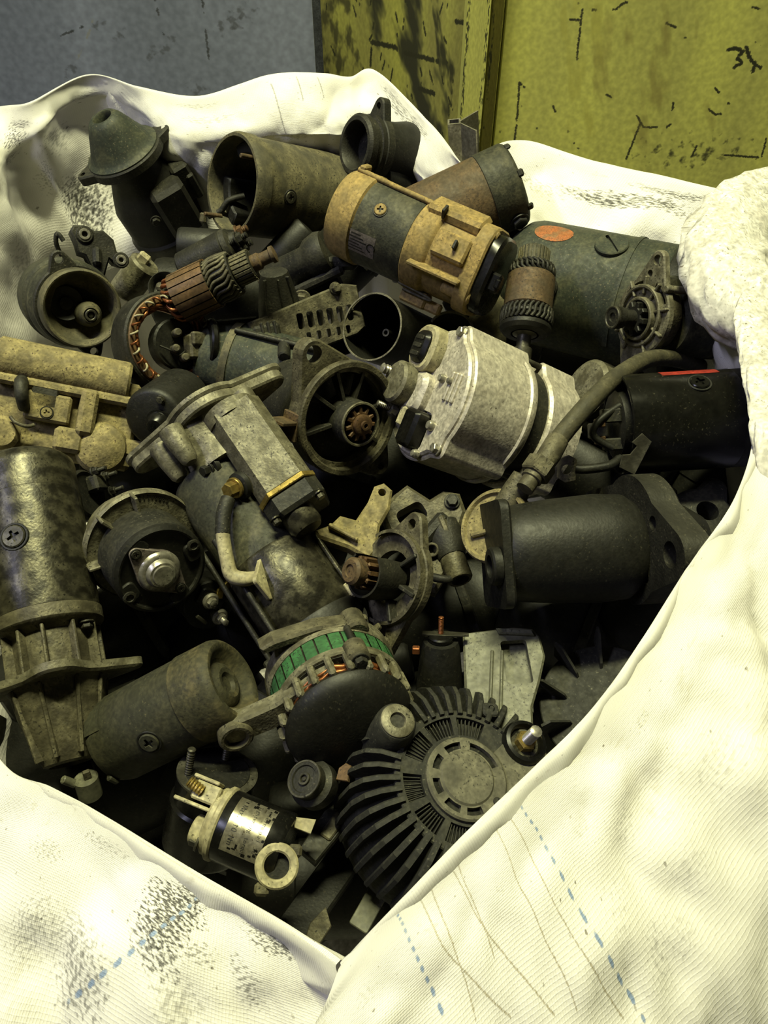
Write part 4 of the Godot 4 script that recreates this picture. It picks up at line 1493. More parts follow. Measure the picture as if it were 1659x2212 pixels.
func copper_armature():
	var t := thing("armature", "copper-wound armature with slotted brown core and commutator, lying above the centre", "armature", 428, 626, hp(626, 0.045), Vector3(0.85, 0.45, 0.28), Vector3(0, 0, 1))
	var g := G.new()
	cyl(g, 50, -46, 36, Transform3D(), 2, 36)
	part(t, "core", g, M.black)
	for i in 18:
		g = G.new()
		patch(g, 50, 4, -46, 36, i * 20 - 8.6, i * 20 + 8.6)
		part(t, "lamination", g, M.lamination)
	for i in 15:
		var a := TAU * i / 15
		g = G.new()
		tube(g, [V(sin(a) * 46, -44, -cos(a) * 46), V(sin(a + 0.1) * 46, -58, -cos(a + 0.1) * 46), V(sin(a + 0.35) * 38, -66, -cos(a + 0.35) * 38)], 4.5, 6, 4)
		part(t, "end_turn", g, M.copper)
	helix_bars(t, "winding_bar", 24, 44, 36, 88, 30, 4.2, M.cast, 3)
	g = G.new()
	cyl(g, 36, 34, 90)
	part(t, "winding_core", g, M.black)
	g = G.new()
	cyl(g, 36, -62, -44)
	part(t, "winding_core", g, M.black)
	g = G.new()
	cyl(g, 31, 88, 134, Transform3D(), 3, 36)
	ring(g, 44, 38, 84, 92)
	part(t, "commutator", g, M.iron)
	for i in 22:
		g = G.new()
		box(g, 7, 40, 3, side(i * 360.0 / 22, 32, 113) * rx(-90), 0.6)
		part(t, "segment", g, M.dusty)
	g = G.new()
	lathe(g, [[0, -80], [14, -80], [14, 130], [18, 134], [18, 150], [14, 154], [14, 176], [18, 178], [18, 186], [10, 188], [0, 188]])
	part(t, "shaft", g, M.rust)

func stator_ring():
	var t := thing("stator", "stator ring laced with bright copper windings beside the bowl-nosed starter", "stator", 372, 738, hp(738, 0.02), Vector3(0.5, 0.12, 0.86), Vector3(0, 1, 0))
	var g := G.new()
	lathe(g, [[84, -70], [106, -70], [108, -66], [108, -8], [104, -4], [100, -4], [100, -24], [82, -26], [82, -70]], Transform3D(), 56)
	part(t, "shell", g, M.iron)
	g = G.new()
	ring(g, 100, 84, -24, 0, Transform3D(), 2, 56)
	part(t, "core_ring", g, M.lamination)
	for i in 30:
		var a := TAU * i / 30
		g = G.new()
		var c := Vector3(sin(a), 0, -cos(a)); var n := Vector3(cos(a), 0, sin(a))
		tube(g, [c * 96 + V(0, -2, 0), c * 96 + n * 1 + V(0, 10, 0), c * 90 + n * 5 + V(0, 14, 0), c * 84 + n * 9 + V(0, 6, 0)], 2.6, 6, 4)
		part(t, "winding_loop", g, M.cream if i % 2 else M.copper)
	for k in 4:
		g = G.new()
		var pts := []
		for i in 41:
			var a := TAU * i / 40
			pts.append(V(sin(a) * (80 - k * 2.5 + 2 * sin(a * 9 + k)), -8 - k * 9 + 3 * sin(a * 14 + k * 2), -cos(a) * (80 - k * 2.5 + 2 * sin(a * 9 + k))))
		tube(g, pts, 5, 6, 2, 1.0, false)
		part(t, "copper_bundle", g, M.copper)
	# brush gear sitting in the ring
	g = G.new()
	cyl(g, 56, -40, -10, T(18, 0, 4), 4)
	part(t, "brush_plate", g, M.black)
	g = G.new()
	box(g, 34, 34, 54, T(46, 10, 10), 5)
	box(g, 40, 16, 30, T(52, 26, -6), 4)
	part(t, "brush_holder", g, M.cast)
	for q in [[10, -18], [4, 16], [26, 34]]:
		g = G.new()
		cyl(g, 9, -20, 26, T(q[0], 0, q[1]) * rz(20), 3, 14)
		part(t, "brush_post", g, M.cast)
	g = G.new()
	cyl(g, 56, -8, 8, aim(V(82, 20, 4), V(1, 0.35, 0.1), V(0, 0, -1)), 4, 30)
	part(t, "disc", g, M.gloss)
	g = G.new()
	tube(g, [V(-30, 0, 10), V(-10, 10, 20), V(10, 4, 30), V(24, 12, 20)], 2.2, 6)
	part(t, "wire", g, M.dark)

func vent_bracket():
	var t := thing("alternator_bracket", "grey alternator end bracket with a row of square cooling slots, in the middle", "alternator", 626, 704, hp(704, 0.008), Vector3(0.24, 0.1, 0.95), Vector3(-0.2, 1, 0))
	var g := G.new()
	var hs := []
	for i in 6: hs.append(rrect(15, 34, 5, V2(26 + i * 23, 6)))
	var hs2 := []
	for i in 5: hs2.append(rrect(10, 18, 3, V2(38 + i * 23, -29)))
	prism(g, PackedVector2Array([V2(-88, 22), V2(-20, 36), V2(60, 54), V2(136, 70), V2(170, 62), V2(172, -30), V2(150, -44), V2(40, -62), V2(-30, -70), V2(-80, -44)]), -26, 0, Transform3D(), 4, hs + hs2)
	part(t, "grille", g, M.cast)
	g = G.new()
	prism(g, PackedVector2Array([V2(-150, 40), V2(-60, 34), V2(-60, -60), V2(-150, -56)]), -60, -22, Transform3D(), 6)
	part(t, "side_block", g, M.iron)
	g = G.new()
	box(g, 60, 40, 50, T(-54, -6, 14), 6)
	for k in 3: box(g, 6, 12, 56, T(-64 + k * 14, 14, 12), 2)
	part(t, "regulator", g, M.dark)
	g = G.new()
	prism(g, PackedVector2Array([V2(-40, -60), V2(150, -40), V2(150, -80), V2(-20, -96)]), -70, -30, Transform3D(), 4)
	part(t, "lower_web", g, M.black)
	g = G.new()
	bolt(g, 10, 14, T(118, 0, -62))
	part(t, "bolt", g, M.cast)

func loc(t: Node3D, px, py, h) -> Vector3:
	# a spot of the photograph at height h, in the drawing units of thing t
	return t.transform.affine_inverse() * at_h(px, py, h) / U

# ------------------------------------------------------------------ the middle of the heap
func build_middle():
	silver_alternator()
	pinion_head()
	hero_starter()
	label_starter()
	var t: Node3D
	var g: G

	# barrel with a long rod, behind the rusty pinion head
	t = thing("starter_motor", "grey-green starter barrel with a long through rod, between stator ring and rusty pinion head", "starter motor", 545, 795, hp(795, -0.02), Vector3(0.93, -0.22, 0.28), Vector3(0, 0, 1))
	g = G.new()
	lathe(g, [[0, -112], [50, -112], [76, -104], [84, -88], [86, -40], [88, -36], [88, 150], [0, 152]], Transform3D(), 40)
	part(t, "barrel", g, M.greenish)
	g = G.new()
	patch(g, 88, 3, -46, -30, -90, 90)
	part(t, "seam_band", g, M.dusty)
	g = G.new()
	tube(g, [V(66, -34, -66), V(68, 40, -68), V(70, 150, -70)], 6, 8)
	part(t, "through_rod", g, M.iron)
	g = G.new()
	cyl(g, 13, -10, 46, aim(V(64, 72, -62), V(-0.55, 0.3, -0.7), V(0, 1, 0)), 3, 8)
	part(t, "rod_nut", g, M.dark)

	# dusty tan starter at the left edge
	t = thing("starter_motor", "mud-caked tan starter with boxy housings lying at the left edge", "starter motor", 140, 882, hp(882, 0.01), Vector3(0.985, -0.15, 0.06), Vector3(0, 0.12, 1))
	g = G.new()
	box(g, 190, 300, 90, T(-16, 0, 20), 8)
	part(t, "housing", g, M.mud)
	g = G.new()
	cyl(g, 46, -145, 124, T(78, 0, -14), 6, 28)
	part(t, "motor_barrel", g, M.mud)
	g = G.new()
	box(g, 22, 306, 22, T(34, 6, -40), 6)
	part(t, "flange_rail", g, M.mud)
	g = G.new()
	box(g, 100, 36, 60, T(-6, 46, -30) * rx(8), 8)
	part(t, "rib", g, M.mud)
	g = G.new()
	box(g, 60, 90, 40, T(-10, -30, -30), 5)
	box(g, 52, 60, 34, T(-70, 20, -34), 8)
	part(t, "raised_box", g, M.mud)
	g = G.new()
	box(g, 44, 52, 40, T(10, -40, -30), 3)
	part(t, "recess", g, M.dark)
	g = G.new()
	lathe(g, [[0, -34], [54, -30], [58, 0], [50, 22], [30, 34], [0, 38]], aim(V(-72, 86, -20), V(0, 0, -1), V(0, 1, 0)), 24)
	part(t, "dome", g, M.mud)
	g = G.new()
	tube(g, [V(-20, -74, -48), V(0, -80, -70), V(24, -86, -62), V(34, -88, -40)], [12, 13, 14, 15], 12)
	part(t, "cable_stub", g, M.dark)
	g = G.new()
	tube(g, [V(-44, -96, -52), V(-54, -84, -58), V(-58, -62, -58), V(-52, -50, -52)], 4, 8)
	part(t, "clip_wire", g, M.cast)
	screw(t, 11, aim(V(-22, -30, -51), V(0, 0, -1), V(0, 1, 0)), M.mud)
	g = G.new()
	lathe(g, [[0, -20], [34, -20], [36, 6], [28, 16], [0, 18]], aim(V(-78, -110, -30), V(0, 0, -1), V(0, 1, 0)), 20)
	part(t, "boss", g, M.mud)
	g = G.new()
	box(g, 40, 70, 40, T(-64, 152, -14), 8)
	part(t, "end_lug", g, M.mud)

	# black motor cap beside the aluminium starter's flange
	t = thing("starter_motor", "small black motor with a domed centre boss, tucked behind the long aluminium flange", "starter motor", 332, 908, hp(908, 0.01), Vector3(-0.42, -0.36, 0.83), Vector3(0, 1, 0))
	g = G.new()
	lathe(g, [[0, -160], [62, -160], [70, -150], [70, -14], [66, -4], [60, 0], [0, 0]], Transform3D(), 40)
	part(t, "barrel", g, M.black)
	g = G.new()
	lathe(g, [[0, 0], [30, 0], [30, 5], [26, 6], [24, 20], [16, 30], [0, 33]], T(14, 0, 4), 28)
	part(t, "centre_boss", g, M.gloss)
	for a in [62, 250]:
		g = G.new()
		bolt(g, 8, 8, T(cos(deg_to_rad(a)) * 54, 0, -sin(deg_to_rad(a)) * 54), 1.2)
		part(t, "bolt", g, M.steel)

	# clutter under the tan starter
	t = thing("solenoid", "dark oily solenoid with broken terminals under the mud-caked tan starter", "solenoid", 195, 1066, hp(1066, -0.01), Vector3(0.75, 0.3, 0.55), Vector3(0, 1, 0))
	g = G.new()
	lathe(g, [[0, -100], [52, -100], [56, -90], [56, -6], [50, 0], [44, -6], [0, -10]], Transform3D(), 32)
	part(t, "barrel", g, M.black)
	g = G.new()
	box(g, 40, 30, 36, T(20, 8, -20), 5)
	part(t, "terminal_block", g, M.dark)
	for q in [[44, -34], [10, -44], [54, 0]]:
		g = G.new()
		bolt(g, 9, 14, T(q[0], 14, q[1]))
		stud(g, 5, 10, 34, T(q[0], 14, q[1]))
		part(t, "terminal", g, M.iron)

	left_starter()

	black_red_starter()

	# hose across the right side
	t = thing("hose", "dusty thick hose with a hex fitting, crossing from the black red-labelled starter downward", "hose", 1290, 850, hp(850, 0.06), Vector3(0, 0, 1), Vector3(0, 1, 0))
	g = G.new()
	var pts := []
	for q in [[1512, 792, 0.865], [1460, 776, 0.895], [1400, 776, 0.92], [1335, 812, 0.935], [1285, 858, 0.94], [1240, 908, 0.935], [1210, 945, 0.93], [1192, 972, 0.928]]: pts.append(loc(t, q[0], q[1], q[2]))
	tube(g, pts, 20, 16, 5)
	part(t, "rubber_hose", g, M.hose)
	g = G.new()
	tube(g, [loc(t, 1204, 952, 0.93), loc(t, 1188, 980, 0.928), loc(t, 1172, 1004, 0.926)], [23, 24, 22], 16, 3)
	part(t, "crimp_sleeve", g, M.cast)
	var p0 := loc(t, 1172, 1000, 0.926); var p1 := loc(t, 1136, 1052, 0.918)
	var fx := aim(p0, p1 - p0, V(0, 0, 1))
	g = G.new()
	prism(g, hexp(32), 0, 34, fx, 3)
	part(t, "hex_nut", g, M.cast)
	g = G.new()
	lathe(g, [[0, 34], [22, 34], [22, 44], [18, 46], [18, 70], [0, 70]], fx, 20)
	part(t, "fitting", g, M.cast)

	castings()
	black_housing()

func silver_alternator():
	var t := thing("alternator", "big bright silver alternator with black connectors on its end face", "alternator", 926, 850, hp(850, 0.04), Vector3(-0.80, 0.33, 0.5), Vector3(0.38, 0.92, 0.0))
	var g := G.new()
	var body := lobes(148, [[78, 146, 20, 0.9], [200, 146, 20, 0.9], [318, 146, 20, 0.9]], 72)
	prism(g, body, -172, -10, Transform3D(), 4, [], true)
	part(t, "rear_housing", g, M.silver)
	g = G.new()
	prism(g, lobes(140, [[78, 140, 16, 0.9], [200, 140, 16, 0.9], [318, 140, 16, 0.9]], 60), -12, 0, Transform3D(), 5, [rrect(80, 60, 14, V2(-40, 84)), rrect(66, 84, 14, V2(18, -78))], true)
	part(t, "rear_face", g, M.silver)
	g = G.new()
	lathe(g, [[150, -178], [153, -174], [153, -162], [149, -158]], Transform3D(), 64)
	part(t, "housing_lip", g, M.silver)
	g = G.new()
	lathe(g, [[0, -236], [136, -236], [136, -170], [0, -170]], Transform3D(), 56)
	part(t, "stator_core", g, M.dark, "dark stator band")
	g = G.new()
	prism(g, lobes(146, [[78, 144, 18, 0.9], [200, 144, 18, 0.9], [318, 144, 18, 0.9]], 72), -316, -222, Transform3D(), 6, [], true)
	part(t, "front_housing", g, M.silver)
	g = G.new()
	lathe(g, [[0, -352], [60, -350], [96, -338], [132, -322], [144, -312], [0, -312]], Transform3D(), 48)
	part(t, "front_nose", g, M.silver)
	for a in [78, 200, 318]:
		g = G.new()
		var c := Vector2(150, 0).rotated(deg_to_rad(a))
		cyl(g, 7, -240, -160, T(c.x, 0, -c.y), 1, 12)
		part(t, "through_bolt", g, M.steel)
		g = G.new()
		bolt(g, 11, 14, T(c.x * 0.98, -6, -c.y * 0.98))
		part(t, "bolt", g, M.bright)
	for a in [60, 100, 140, 180, 20, -20]:
		g = G.new()
		box(g, 60, 8, 10, ry(a) * T(112, -330, 0) * rz(18), 3)
		part(t, "front_rib", g, M.silver)
	# upper connector: cream shroud round a black plug
	g = G.new()
	prism(g, rrect(96, 104, 36), -8, 30, T(-52, 0, -88), 6, [rrect(64, 74, 24)], true)
	part(t, "plug_shroud", g, M.cream)
	g = G.new()
	prism(g, rrect(62, 72, 22), -8, 42, T(-52, 0, -88), 8, [], true)
	var plug := part(t, "plug", g, M.gloss)
	for k in 3:
		g = G.new()
		prism(g, rrect(34, 10, 3), 40, 45, T(-52, 0, -70 - k * 18), 1)
		part(plug, "plug_window", g, M.iron)
	# grey capacitor dome
	g = G.new()
	prism(g, rrect(96, 92, 26), -4, 26, T(-36, 0, 6), 10, [], true)
	part(t, "regulator_base", g, M.silver)
	g = G.new()
	lathe(g, [[0, 20], [48, 20], [48, 52], [42, 58], [0, 60]], T(-66, 0, 2), 32)
	part(t, "regulator_cap", g, M.alu)
	# lower connector
	g = G.new()
	prism(g, rrect(60, 84, 12), -10, 34, T(18, 0, 82), 8, [], true)
	part(t, "lower_plug", g, M.gloss)
	g = G.new()
	box(g, 24, 22, 44, T(-30, 18, 66), 4)
	part(t, "terminal_post", g, M.cream)
	for q in [[-102, -14, 12, 78], [-92, 62, 8, 62]]:
		g = G.new()
		stud(g, q[2], 0, q[3], T(q[0], 0, q[1]))
		part(t, "stud", g, M.bright)
		g = G.new()
		prism(g, hexp(q[2] * 1.8), q[3] * 0.15, q[3] * 0.45, T(q[0], 0, q[1]), 2)
		part(t, "stud_nut", g, M.bright)
	for q in [[-12, 60, 13], [-84, -120, 12], [66, 60, 12], [50, 128, 10], [36, -40, 10], [72, -40, 8]]:
		g = G.new()
		lathe(g, [[0, -2], [q[2], -2], [q[2], 6], [q[2] * 0.7, 12], [0, 14]], T(q[0], 0, q[1]), 18)
		part(t, "rivet", g, M.bright)
	for k in 3:
		g = G.new()
		prism(g, rrect(10, 64, 4), -4, 6, T(70 + k * 16, 0, -30), 2)
		part(t, "face_rib", g, M.silver)

func pinion_head():
	var t := thing("starter_motor", "starter drive head with a large spoked ring and rusty pinion, left of the silver alternator", "starter motor", 752, 905, hp(905, 0.025), Vector3(0.56, -0.2, 0.8), Vector3(0, 1, 0))
	var g := G.new()
	prism(g, lobes(124, [[126, 160, 34, 0.95], [316, 156, 26, 0.9]], 72), -44, -10, Transform3D(), 4, [circ(19, 20, V2(163, 0).rotated(deg_to_rad(126))), circ(9, 14, V2(160, 0).rotated(deg_to_rad(316))), circ(100, 48)])
	part(t, "flange", g, M.cast)
	g = G.new()
	ring(g, 126, 110, -12, 8, Transform3D(), 3, 64)
	part(t, "ring_lip", g, M.cast)
	g = G.new()
	lathe(g, [[0, -62], [110, -62], [112, -30], [108, -14], [104, -24], [96, -44], [46, -40], [0, -40]], Transform3D(), 56)
	part(t, "web", g, M.dark)
	for a in [20, 72, 110, 150, 200, 330]:
		g = G.new()
		prism(g, PackedVector2Array([V2(42, 0), V2(104, -6), V2(104, -34), V2(42, -20)]), -4, 4, ry(a) * rx(90) * T(0, 0, 0), 1.5)
		part(t, "spoke", g, M.iron)
	g = G.new()
	lathe(g, [[52, -44], [48, 20], [47, 38], [43, 38], [42, -20], [0, -22]], T(8, 0, 4), 40)
	part(t, "pinion_shroud", g, M.dark)
	g = G.new()
	ring(g, 48.5, 43, 34, 39, T(8, 0, 4), 0.8, 44)
	part(t, "shroud_edge", g, M.alu)
	g = G.new()
	prism(g, gear_poly(38, 27, 11, 0.4), -16, 36, T(10, 0, 4), 3)
	part(t, "pinion", g, M.gear_rust)
	g = G.new()
	lathe(g, [[0, 30], [22, 30], [22, 46], [18, 48], [10, 48], [10, 54], [5, 54], [4, 46], [0, 46]], T(10, 0, 4), 24)
	prism(g, gear_poly(20, 17, 22, 0.5), 36, 47, T(10, 0, 4), 0.5)
	part(t, "shaft", g, M.gear_rust)
	g = G.new()
	lathe(g, [[0, -240], [86, -240], [96, -230], [98, -120], [106, -62], [0, -60]], Transform3D(), 48)
	part(t, "barrel", g, M.iron)
	# copper-brown clip at its side
	g = G.new()
	box(g, 40, 46, 8, aim(V(-150, -20, 10), V(0.2, 0.9, 0.1), V(0, 0, -1)), 1.5)
	box(g, 8, 46, 60, aim(V(-128, -24, 20), V(0.2, 0.9, 0.1), V(0, 0, -1)), 1.5)
	part(t, "brush_clip", g, M.rust)

func hero_starter():
	var t := thing("starter_motor", "large aluminium gear-reduction starter with a long oval flange and white cable, at the centre", "starter motor", 455, 908, hp(908, 0.05), Vector3(0.5, -0.74, 0.45), Vector3(0, 0, 1))
	var g := G.new()
	prism(g, lobes(92, [[0, 158, 26, 0.82], [180, 166, 26, 0.82]], 60), -12, 12, Transform3D(), 4, [], true)
	part(t, "flange", g, M.alu)
	g = G.new()
	var oo := lobes(98, [[0, 160, 30, 0.84], [180, 168, 30, 0.84]], 60)
	prism(g, oo, -24, -10, Transform3D(), 5, [], true)
	part(t, "flange_lip", g, M.alu)
	g = G.new()
	lathe(g, [[0, 10], [92, 10], [86, 26], [80, 70], [84, 110], [0, 112]], T(-28, 0, 22), 36)
	part(t, "gear_neck", g, M.alu)
	for q in [[-118, -30], [-80, -70], [84, -34]]:
		g = G.new()
		lathe(g, [[0, 6], [26, 6], [24, 40], [18, 84], [12, 92], [0, 94]], T(q[0], 0, q[1]), 18)
		part(t, "bolt_boss", g, M.alu)
	# solenoid housing: six-sided box in front
	var hexo := PackedVector2Array([V2(-62, -44), V2(-58, 18), V2(-34, 52), V2(44, 52), V2(64, 20), V2(64, -44)])
	g = G.new()
	prism(g, hexo, 40, 246, T(46, 0, -38), 3)
	lathe(g, [[0, 20], [60, 24], [58, 52], [0, 52]], T(40, 0, -36), 24)
	part(t, "solenoid_housing", g, M.alu)
	g = G.new()
	prism(g, PackedVector2Array([V2(-66, -48), V2(-62, 20), V2(-36, 56), V2(46, 56), V2(68, 22), V2(68, -48)]), 246, 257, T(46, 0, -38), 2)
	part(t, "solenoid_gasket", g, M.brass, "bright brass-coloured end plate edge")
	g = G.new()
	prism(g, PackedVector2Array([V2(-64, -70), V2(-60, 18), V2(-34, 50), V2(44, 50), V2(66, 20), V2(66, -70)]), 257, 300, T(46, 0, -38), 8)
	part(t, "solenoid_cover", g, M.dark)
	g = G.new()
	lathe(g, [[0, 290], [38, 290], [36, 330], [30, 340], [0, 342]], T(40, 0, -40), 28)
	part(t, "cover_boss", g, M.worn)
	for q in [[96, -72, 296], [-4, -76, 292]]:
		g = G.new()
		bolt(g, 9, 14, T(q[0], q[2], q[1]))
		part(t, "bolt", g, M.worn)
	g = G.new()
	cyl(g, 8, 258, 300, T(118, 0, -20) * rz(-40) * T(-150, -60, 0), 2, 10)
	# motor barrel behind and below
	g = G.new()
	lathe(g, [[0, 96], [92, 96], [96, 102], [96, 330], [99, 336]], T(-62, 0, 44), 48)
	part(t, "motor_front", g, M.olive)
	g = G.new()
	lathe(g, [[96, 322], [100, 328], [100, 486], [96, 492], [0, 494]], T(-58, 0, 40), 56)
	part(t, "motor_yoke", g, M.worn)
	g = G.new()
	lathe(g, [[0, 490], [102, 490], [104, 496], [102, 520], [90, 532], [0, 536]], T(-58, 0, 40), 48)
	part(t, "end_cap", g, M.black)
	g = G.new()
	cyl(g, 30, 530, 546, T(-58, 0, 40), 4, 24)
	part(t, "end_boss", g, M.black)
	for q in [[46, 20, 300, 470, "worn"], [-168, 10, 210, 510, "iron"], [-128, -50, 250, 530, "iron"]]:
		g = G.new()
		cyl(g, 6, q[2], q[3], T(q[0], 0, q[1]), 1, 10)
		part(t, "through_bolt", g, M[q[4]])
	g = G.new()
	box(g, 34, 34, 34, T(50, 480, 18), 4)
	part(t, "bolt_lug", g, M.cream)
	g = G.new()
	box(g, 30, 34, 30, T(-168, 520, 10), 4)
	part(t, "bolt_lug", g, M.dark)
	# terminal and pale cable
	g = G.new()
	lathe(g, [[0, 0], [30, 0], [28, 10], [20, 14], [0, 14]], aim(V(-22, 186, -54), V(-0.75, 0.1, -0.65), V(0, 1, 0)), 20)
	part(t, "terminal_base", g, M.black)
	g = G.new()
	bolt(g, 16, 26, aim(V(-34, 188, -66), V(-0.7, 0.15, -0.7), V(0, 1, 0)))
	part(t, "terminal_nut", g, M.brass)
	g = G.new()
	lathe(g, [[0, 0], [24, 0], [22, 10], [0, 12]], aim(V(-48, 112, -36), V(-0.75, 0.1, -0.65), V(0, 1, 0)), 18)
	bolt(g, 12, 20, aim(V(-58, 114, -44), V(-0.75, 0.1, -0.65), V(0, 1, 0)))
	part(t, "small_terminal", g, M.black)
	var cb := [V(-58, 206, -82), V(-82, 230, -88), V(-104, 262, -86), V(-126, 310, -76), V(-134, 338, -70), V(-118, 358, -66), V(-96, 366, -58)]
	g = G.new()
	tube(g, [cb[0], cb[1], cb[2]], 15, 12, 4)
	part(t, "cable_sleeve", g, M.dark)
	g = G.new()
	tube(g, [cb[1], cb[2], cb[3], cb[4], cb[5], cb[6]], [13, 14, 14, 15, 15, 12], 14, 5)
	part(t, "pale_cable", g, M.cream, "pale insulated cable with black specks")
	g = G.new()
	prism(g, rrect(60, 78, 8), -4, 4, aim(V(-84, 376, -52), V(0.9, 0.3, -0.35), V(0, 0.6, -0.6)), 1.5)
	part(t, "cable_grommet", g, M.cream)

func label_starter():
	var t := thing("starter_motor", "end-on starter with black cap, silver diamond plate and pale stamped flange", "starter motor", 350, 1232, hp(1232, 0.04), Vector3(0.36, -0.4, 0.84), Vector3(0, 1, 0))
	var g := G.new()
	lathe(g, [[0, -120], [98, -120], [102, -114], [102, -20], [100, -16]], Transform3D(), 56)
	part(t, "barrel", g, M.dark)
	g = G.new()
	lathe(g, [[100, -20], [103, -16], [102, -6], [94, 0], [90, -1], [87, -7], [60, -8], [0, -8]], Transform3D(), 56)
	part(t, "end_cap", g, M.black)
	for q in [[70, 44], [-66, -56], [-64, 50], [60, -66]]:
		g = G.new()
		prism(g, rrect(46, 34, 12), -10, -1, T(q[0] * 0.92, 0, -q[1] * 0.92) * ry(rad_to_deg(atan2(q[1], q[0])) + 90), 3, [], true)
		part(t, "cap_pad", g, M.black)
	for q in [[62, 58], [-62, -62]]:
		g = G.new()
		lathe(g, [[0, -4], [14, -4], [14, 3], [9, 4], [8, 1], [0, 1]], T(q[0], 0, -q[1]), 20)
		part(t, "cap_screw", g, M.iron)
	g = G.new()
	var d := lobes(48, [[145, 70, 14, 0.98], [325, 70, 14, 0.98]], 40)
	prism(g, d, -8, 2, T(-8, 0, 2), 1.5, [], true)
	var pl := part(t, "diamond_plate", g, M.violet, "silver diamond-shaped bearing plate")
	for a in [145, 325]:
		var c := Vector2(70, 0).rotated(deg_to_rad(a))
		screw(pl, 10, T(c.x - 8, 4, -c.y + 2), M.iron)
	g = G.new()
	lathe(g, [[48, 0], [44, 8], [40, 11], [34, 11], [31, 18], [28, 22], [23, 22], [22, 27], [0, 28]], T(-6, 0, 2), 36)
	part(t, "bearing_cup", g, M.bright)
	# stamped flange behind
	g = G.new()
	prism(g, circ(134, 64), -150, -132, T(8, 0, -4), 4, [], true)
	var fl := part(t, "flange", g, M.alu)
	g = G.new()
	lathe(g, [[126, -136], [130, -128], [134, -136]], T(8, 0, -4), 60)
	part(fl, "flange_rim", g, M.alu)
	for a in [112, 150, 200]:
		g = G.new()
		box(g, 38, 40, 8, T(8, -118, -4) * ry(a) * T(116, 0, 0), 2)
		part(fl, "flange_rib", g, M.alu)
	var code := "F000AL1555"
	for i in code.length():
		var a := 72.0 + i * 4.6
		var c := Vector2(118, 0).rotated(deg_to_rad(a))
		text_mesh(fl, "stamped_letter", code[i], 12, T(c.x + 8, -131.5, -c.y - 4) * ry(a + 90), M.dark, 2.5)
	g = G.new()
	lathe(g, [[0, -260], [80, -258], [100, -220], [110, -150], [0, -150]], Transform3D(), 36)
	part(t, "nose_housing", g, M.alu)
	# solenoid beside it
	g = G.new()
	lathe(g, [[0, -190], [54, -190], [60, -180], [60, -40], [62, -34], [60, -28], [0, -26]], T(146, 0, 104), 40)
	var so := part(t, "solenoid", g, M.black)
	g = G.new()
	prism(g, rrect(70, 44, 10), -30, -12, T(140, 0, 82) * ry(-20), 3)
	part(so, "terminal_block", g, M.gloss)
	for q in [[136, 84], [168, 126]]:
		g = G.new()
		lathe(g, [[0, -28], [20, -28], [20, -8], [16, -4], [0, -4]], T(q[0], 0, q[1]), 22)
		part(so, "terminal_washer", g, M.bright)
		g = G.new()
		bolt(g, 12, 12, T(q[0], -6, q[1]), 1.0)
		stud(g, 8, 4, 30 if q[0] > 150 else 14, T(q[0], -6, q[1]))
		part(so, "terminal", g, M.bright)
	g = G.new()
	prism(g, PackedVector2Array([V2(0, -12), V2(16, -12), V2(16, 4), V2(34, 20), V2(20, 30), V2(0, 10)]), -14, -8, T(148, 0, 66), 1)
	part(so, "link_strip", g, M.brass)
	g = G.new()
	box(g, 36, 8, 10, T(128, -22, 136) * ry(-35), 2)
	part(so, "spade_terminal", g, M.steel)

func left_starter():
	var t := thing("starter_motor", "long dark starter at the left edge, ribbed nose pointing down to the flap", "starter motor", 80, 1180, hp(1180, 0.03), Vector3(0.13, -0.93, 0.34), Vector3(0, 0, 1))
	var g := G.new()
	lathe(g, [[0, -200], [88, -198], [102, -184], [104, -170], [104, -104]], Transform3D(), 56)
	part(t, "rear_cap", g, M.worn)
	g = G.new()
	lathe(g, [[103, -105], [106, -102], [106, 158], [103, 160]], Transform3D(), 56)
	part(t, "yoke", g, M.worn)
	screw(t, 24, side(-22, 106, 8), M.steel)
	g = G.new()
	lathe(g, [[100, 156], [109, 160], [109, 186], [104, 192], [90, 196], [80, 204], [78, 296], [0, 296]], Transform3D(), 48)
	part(t, "neck", g, M.cast)
	for a in [-70, -38, -8, 28, 62, 92, 130]:
		g = G.new()
		box(g, 7, 100, 26, side(a, 86, 246) * rx(-90), 2)
		part(t, "neck_rib", g, M.cast)
	g = G.new()
	prism(g, lobes(112, [[8, 146, 24, 0.95], [175, 150, 24, 0.95], [90, 120, 40, 0.9]], 60), 288, 308, Transform3D(), 5, [], true)
	part(t, "flange", g, M.alu)
	g = G.new()
	lathe(g, [[100, 306], [92, 316], [84, 360], [66, 420], [56, 448], [50, 462], [40, 466], [36, 440], [0, 438]], Transform3D(), 40)
	part(t, "nose", g, M.cast)
	for a in [-60, -20, 22, 58, 100]:
		g = G.new()
		box(g, 8, 150, 22, side(a, 74, 380) * rx(-90) * rx(-12), 2)
		part(t, "nose_rib", g, M.cast)
	g = G.new()
	bolt(g, 12, 14, T(70, 200, -60))
	part(t, "bolt", g, M.iron)

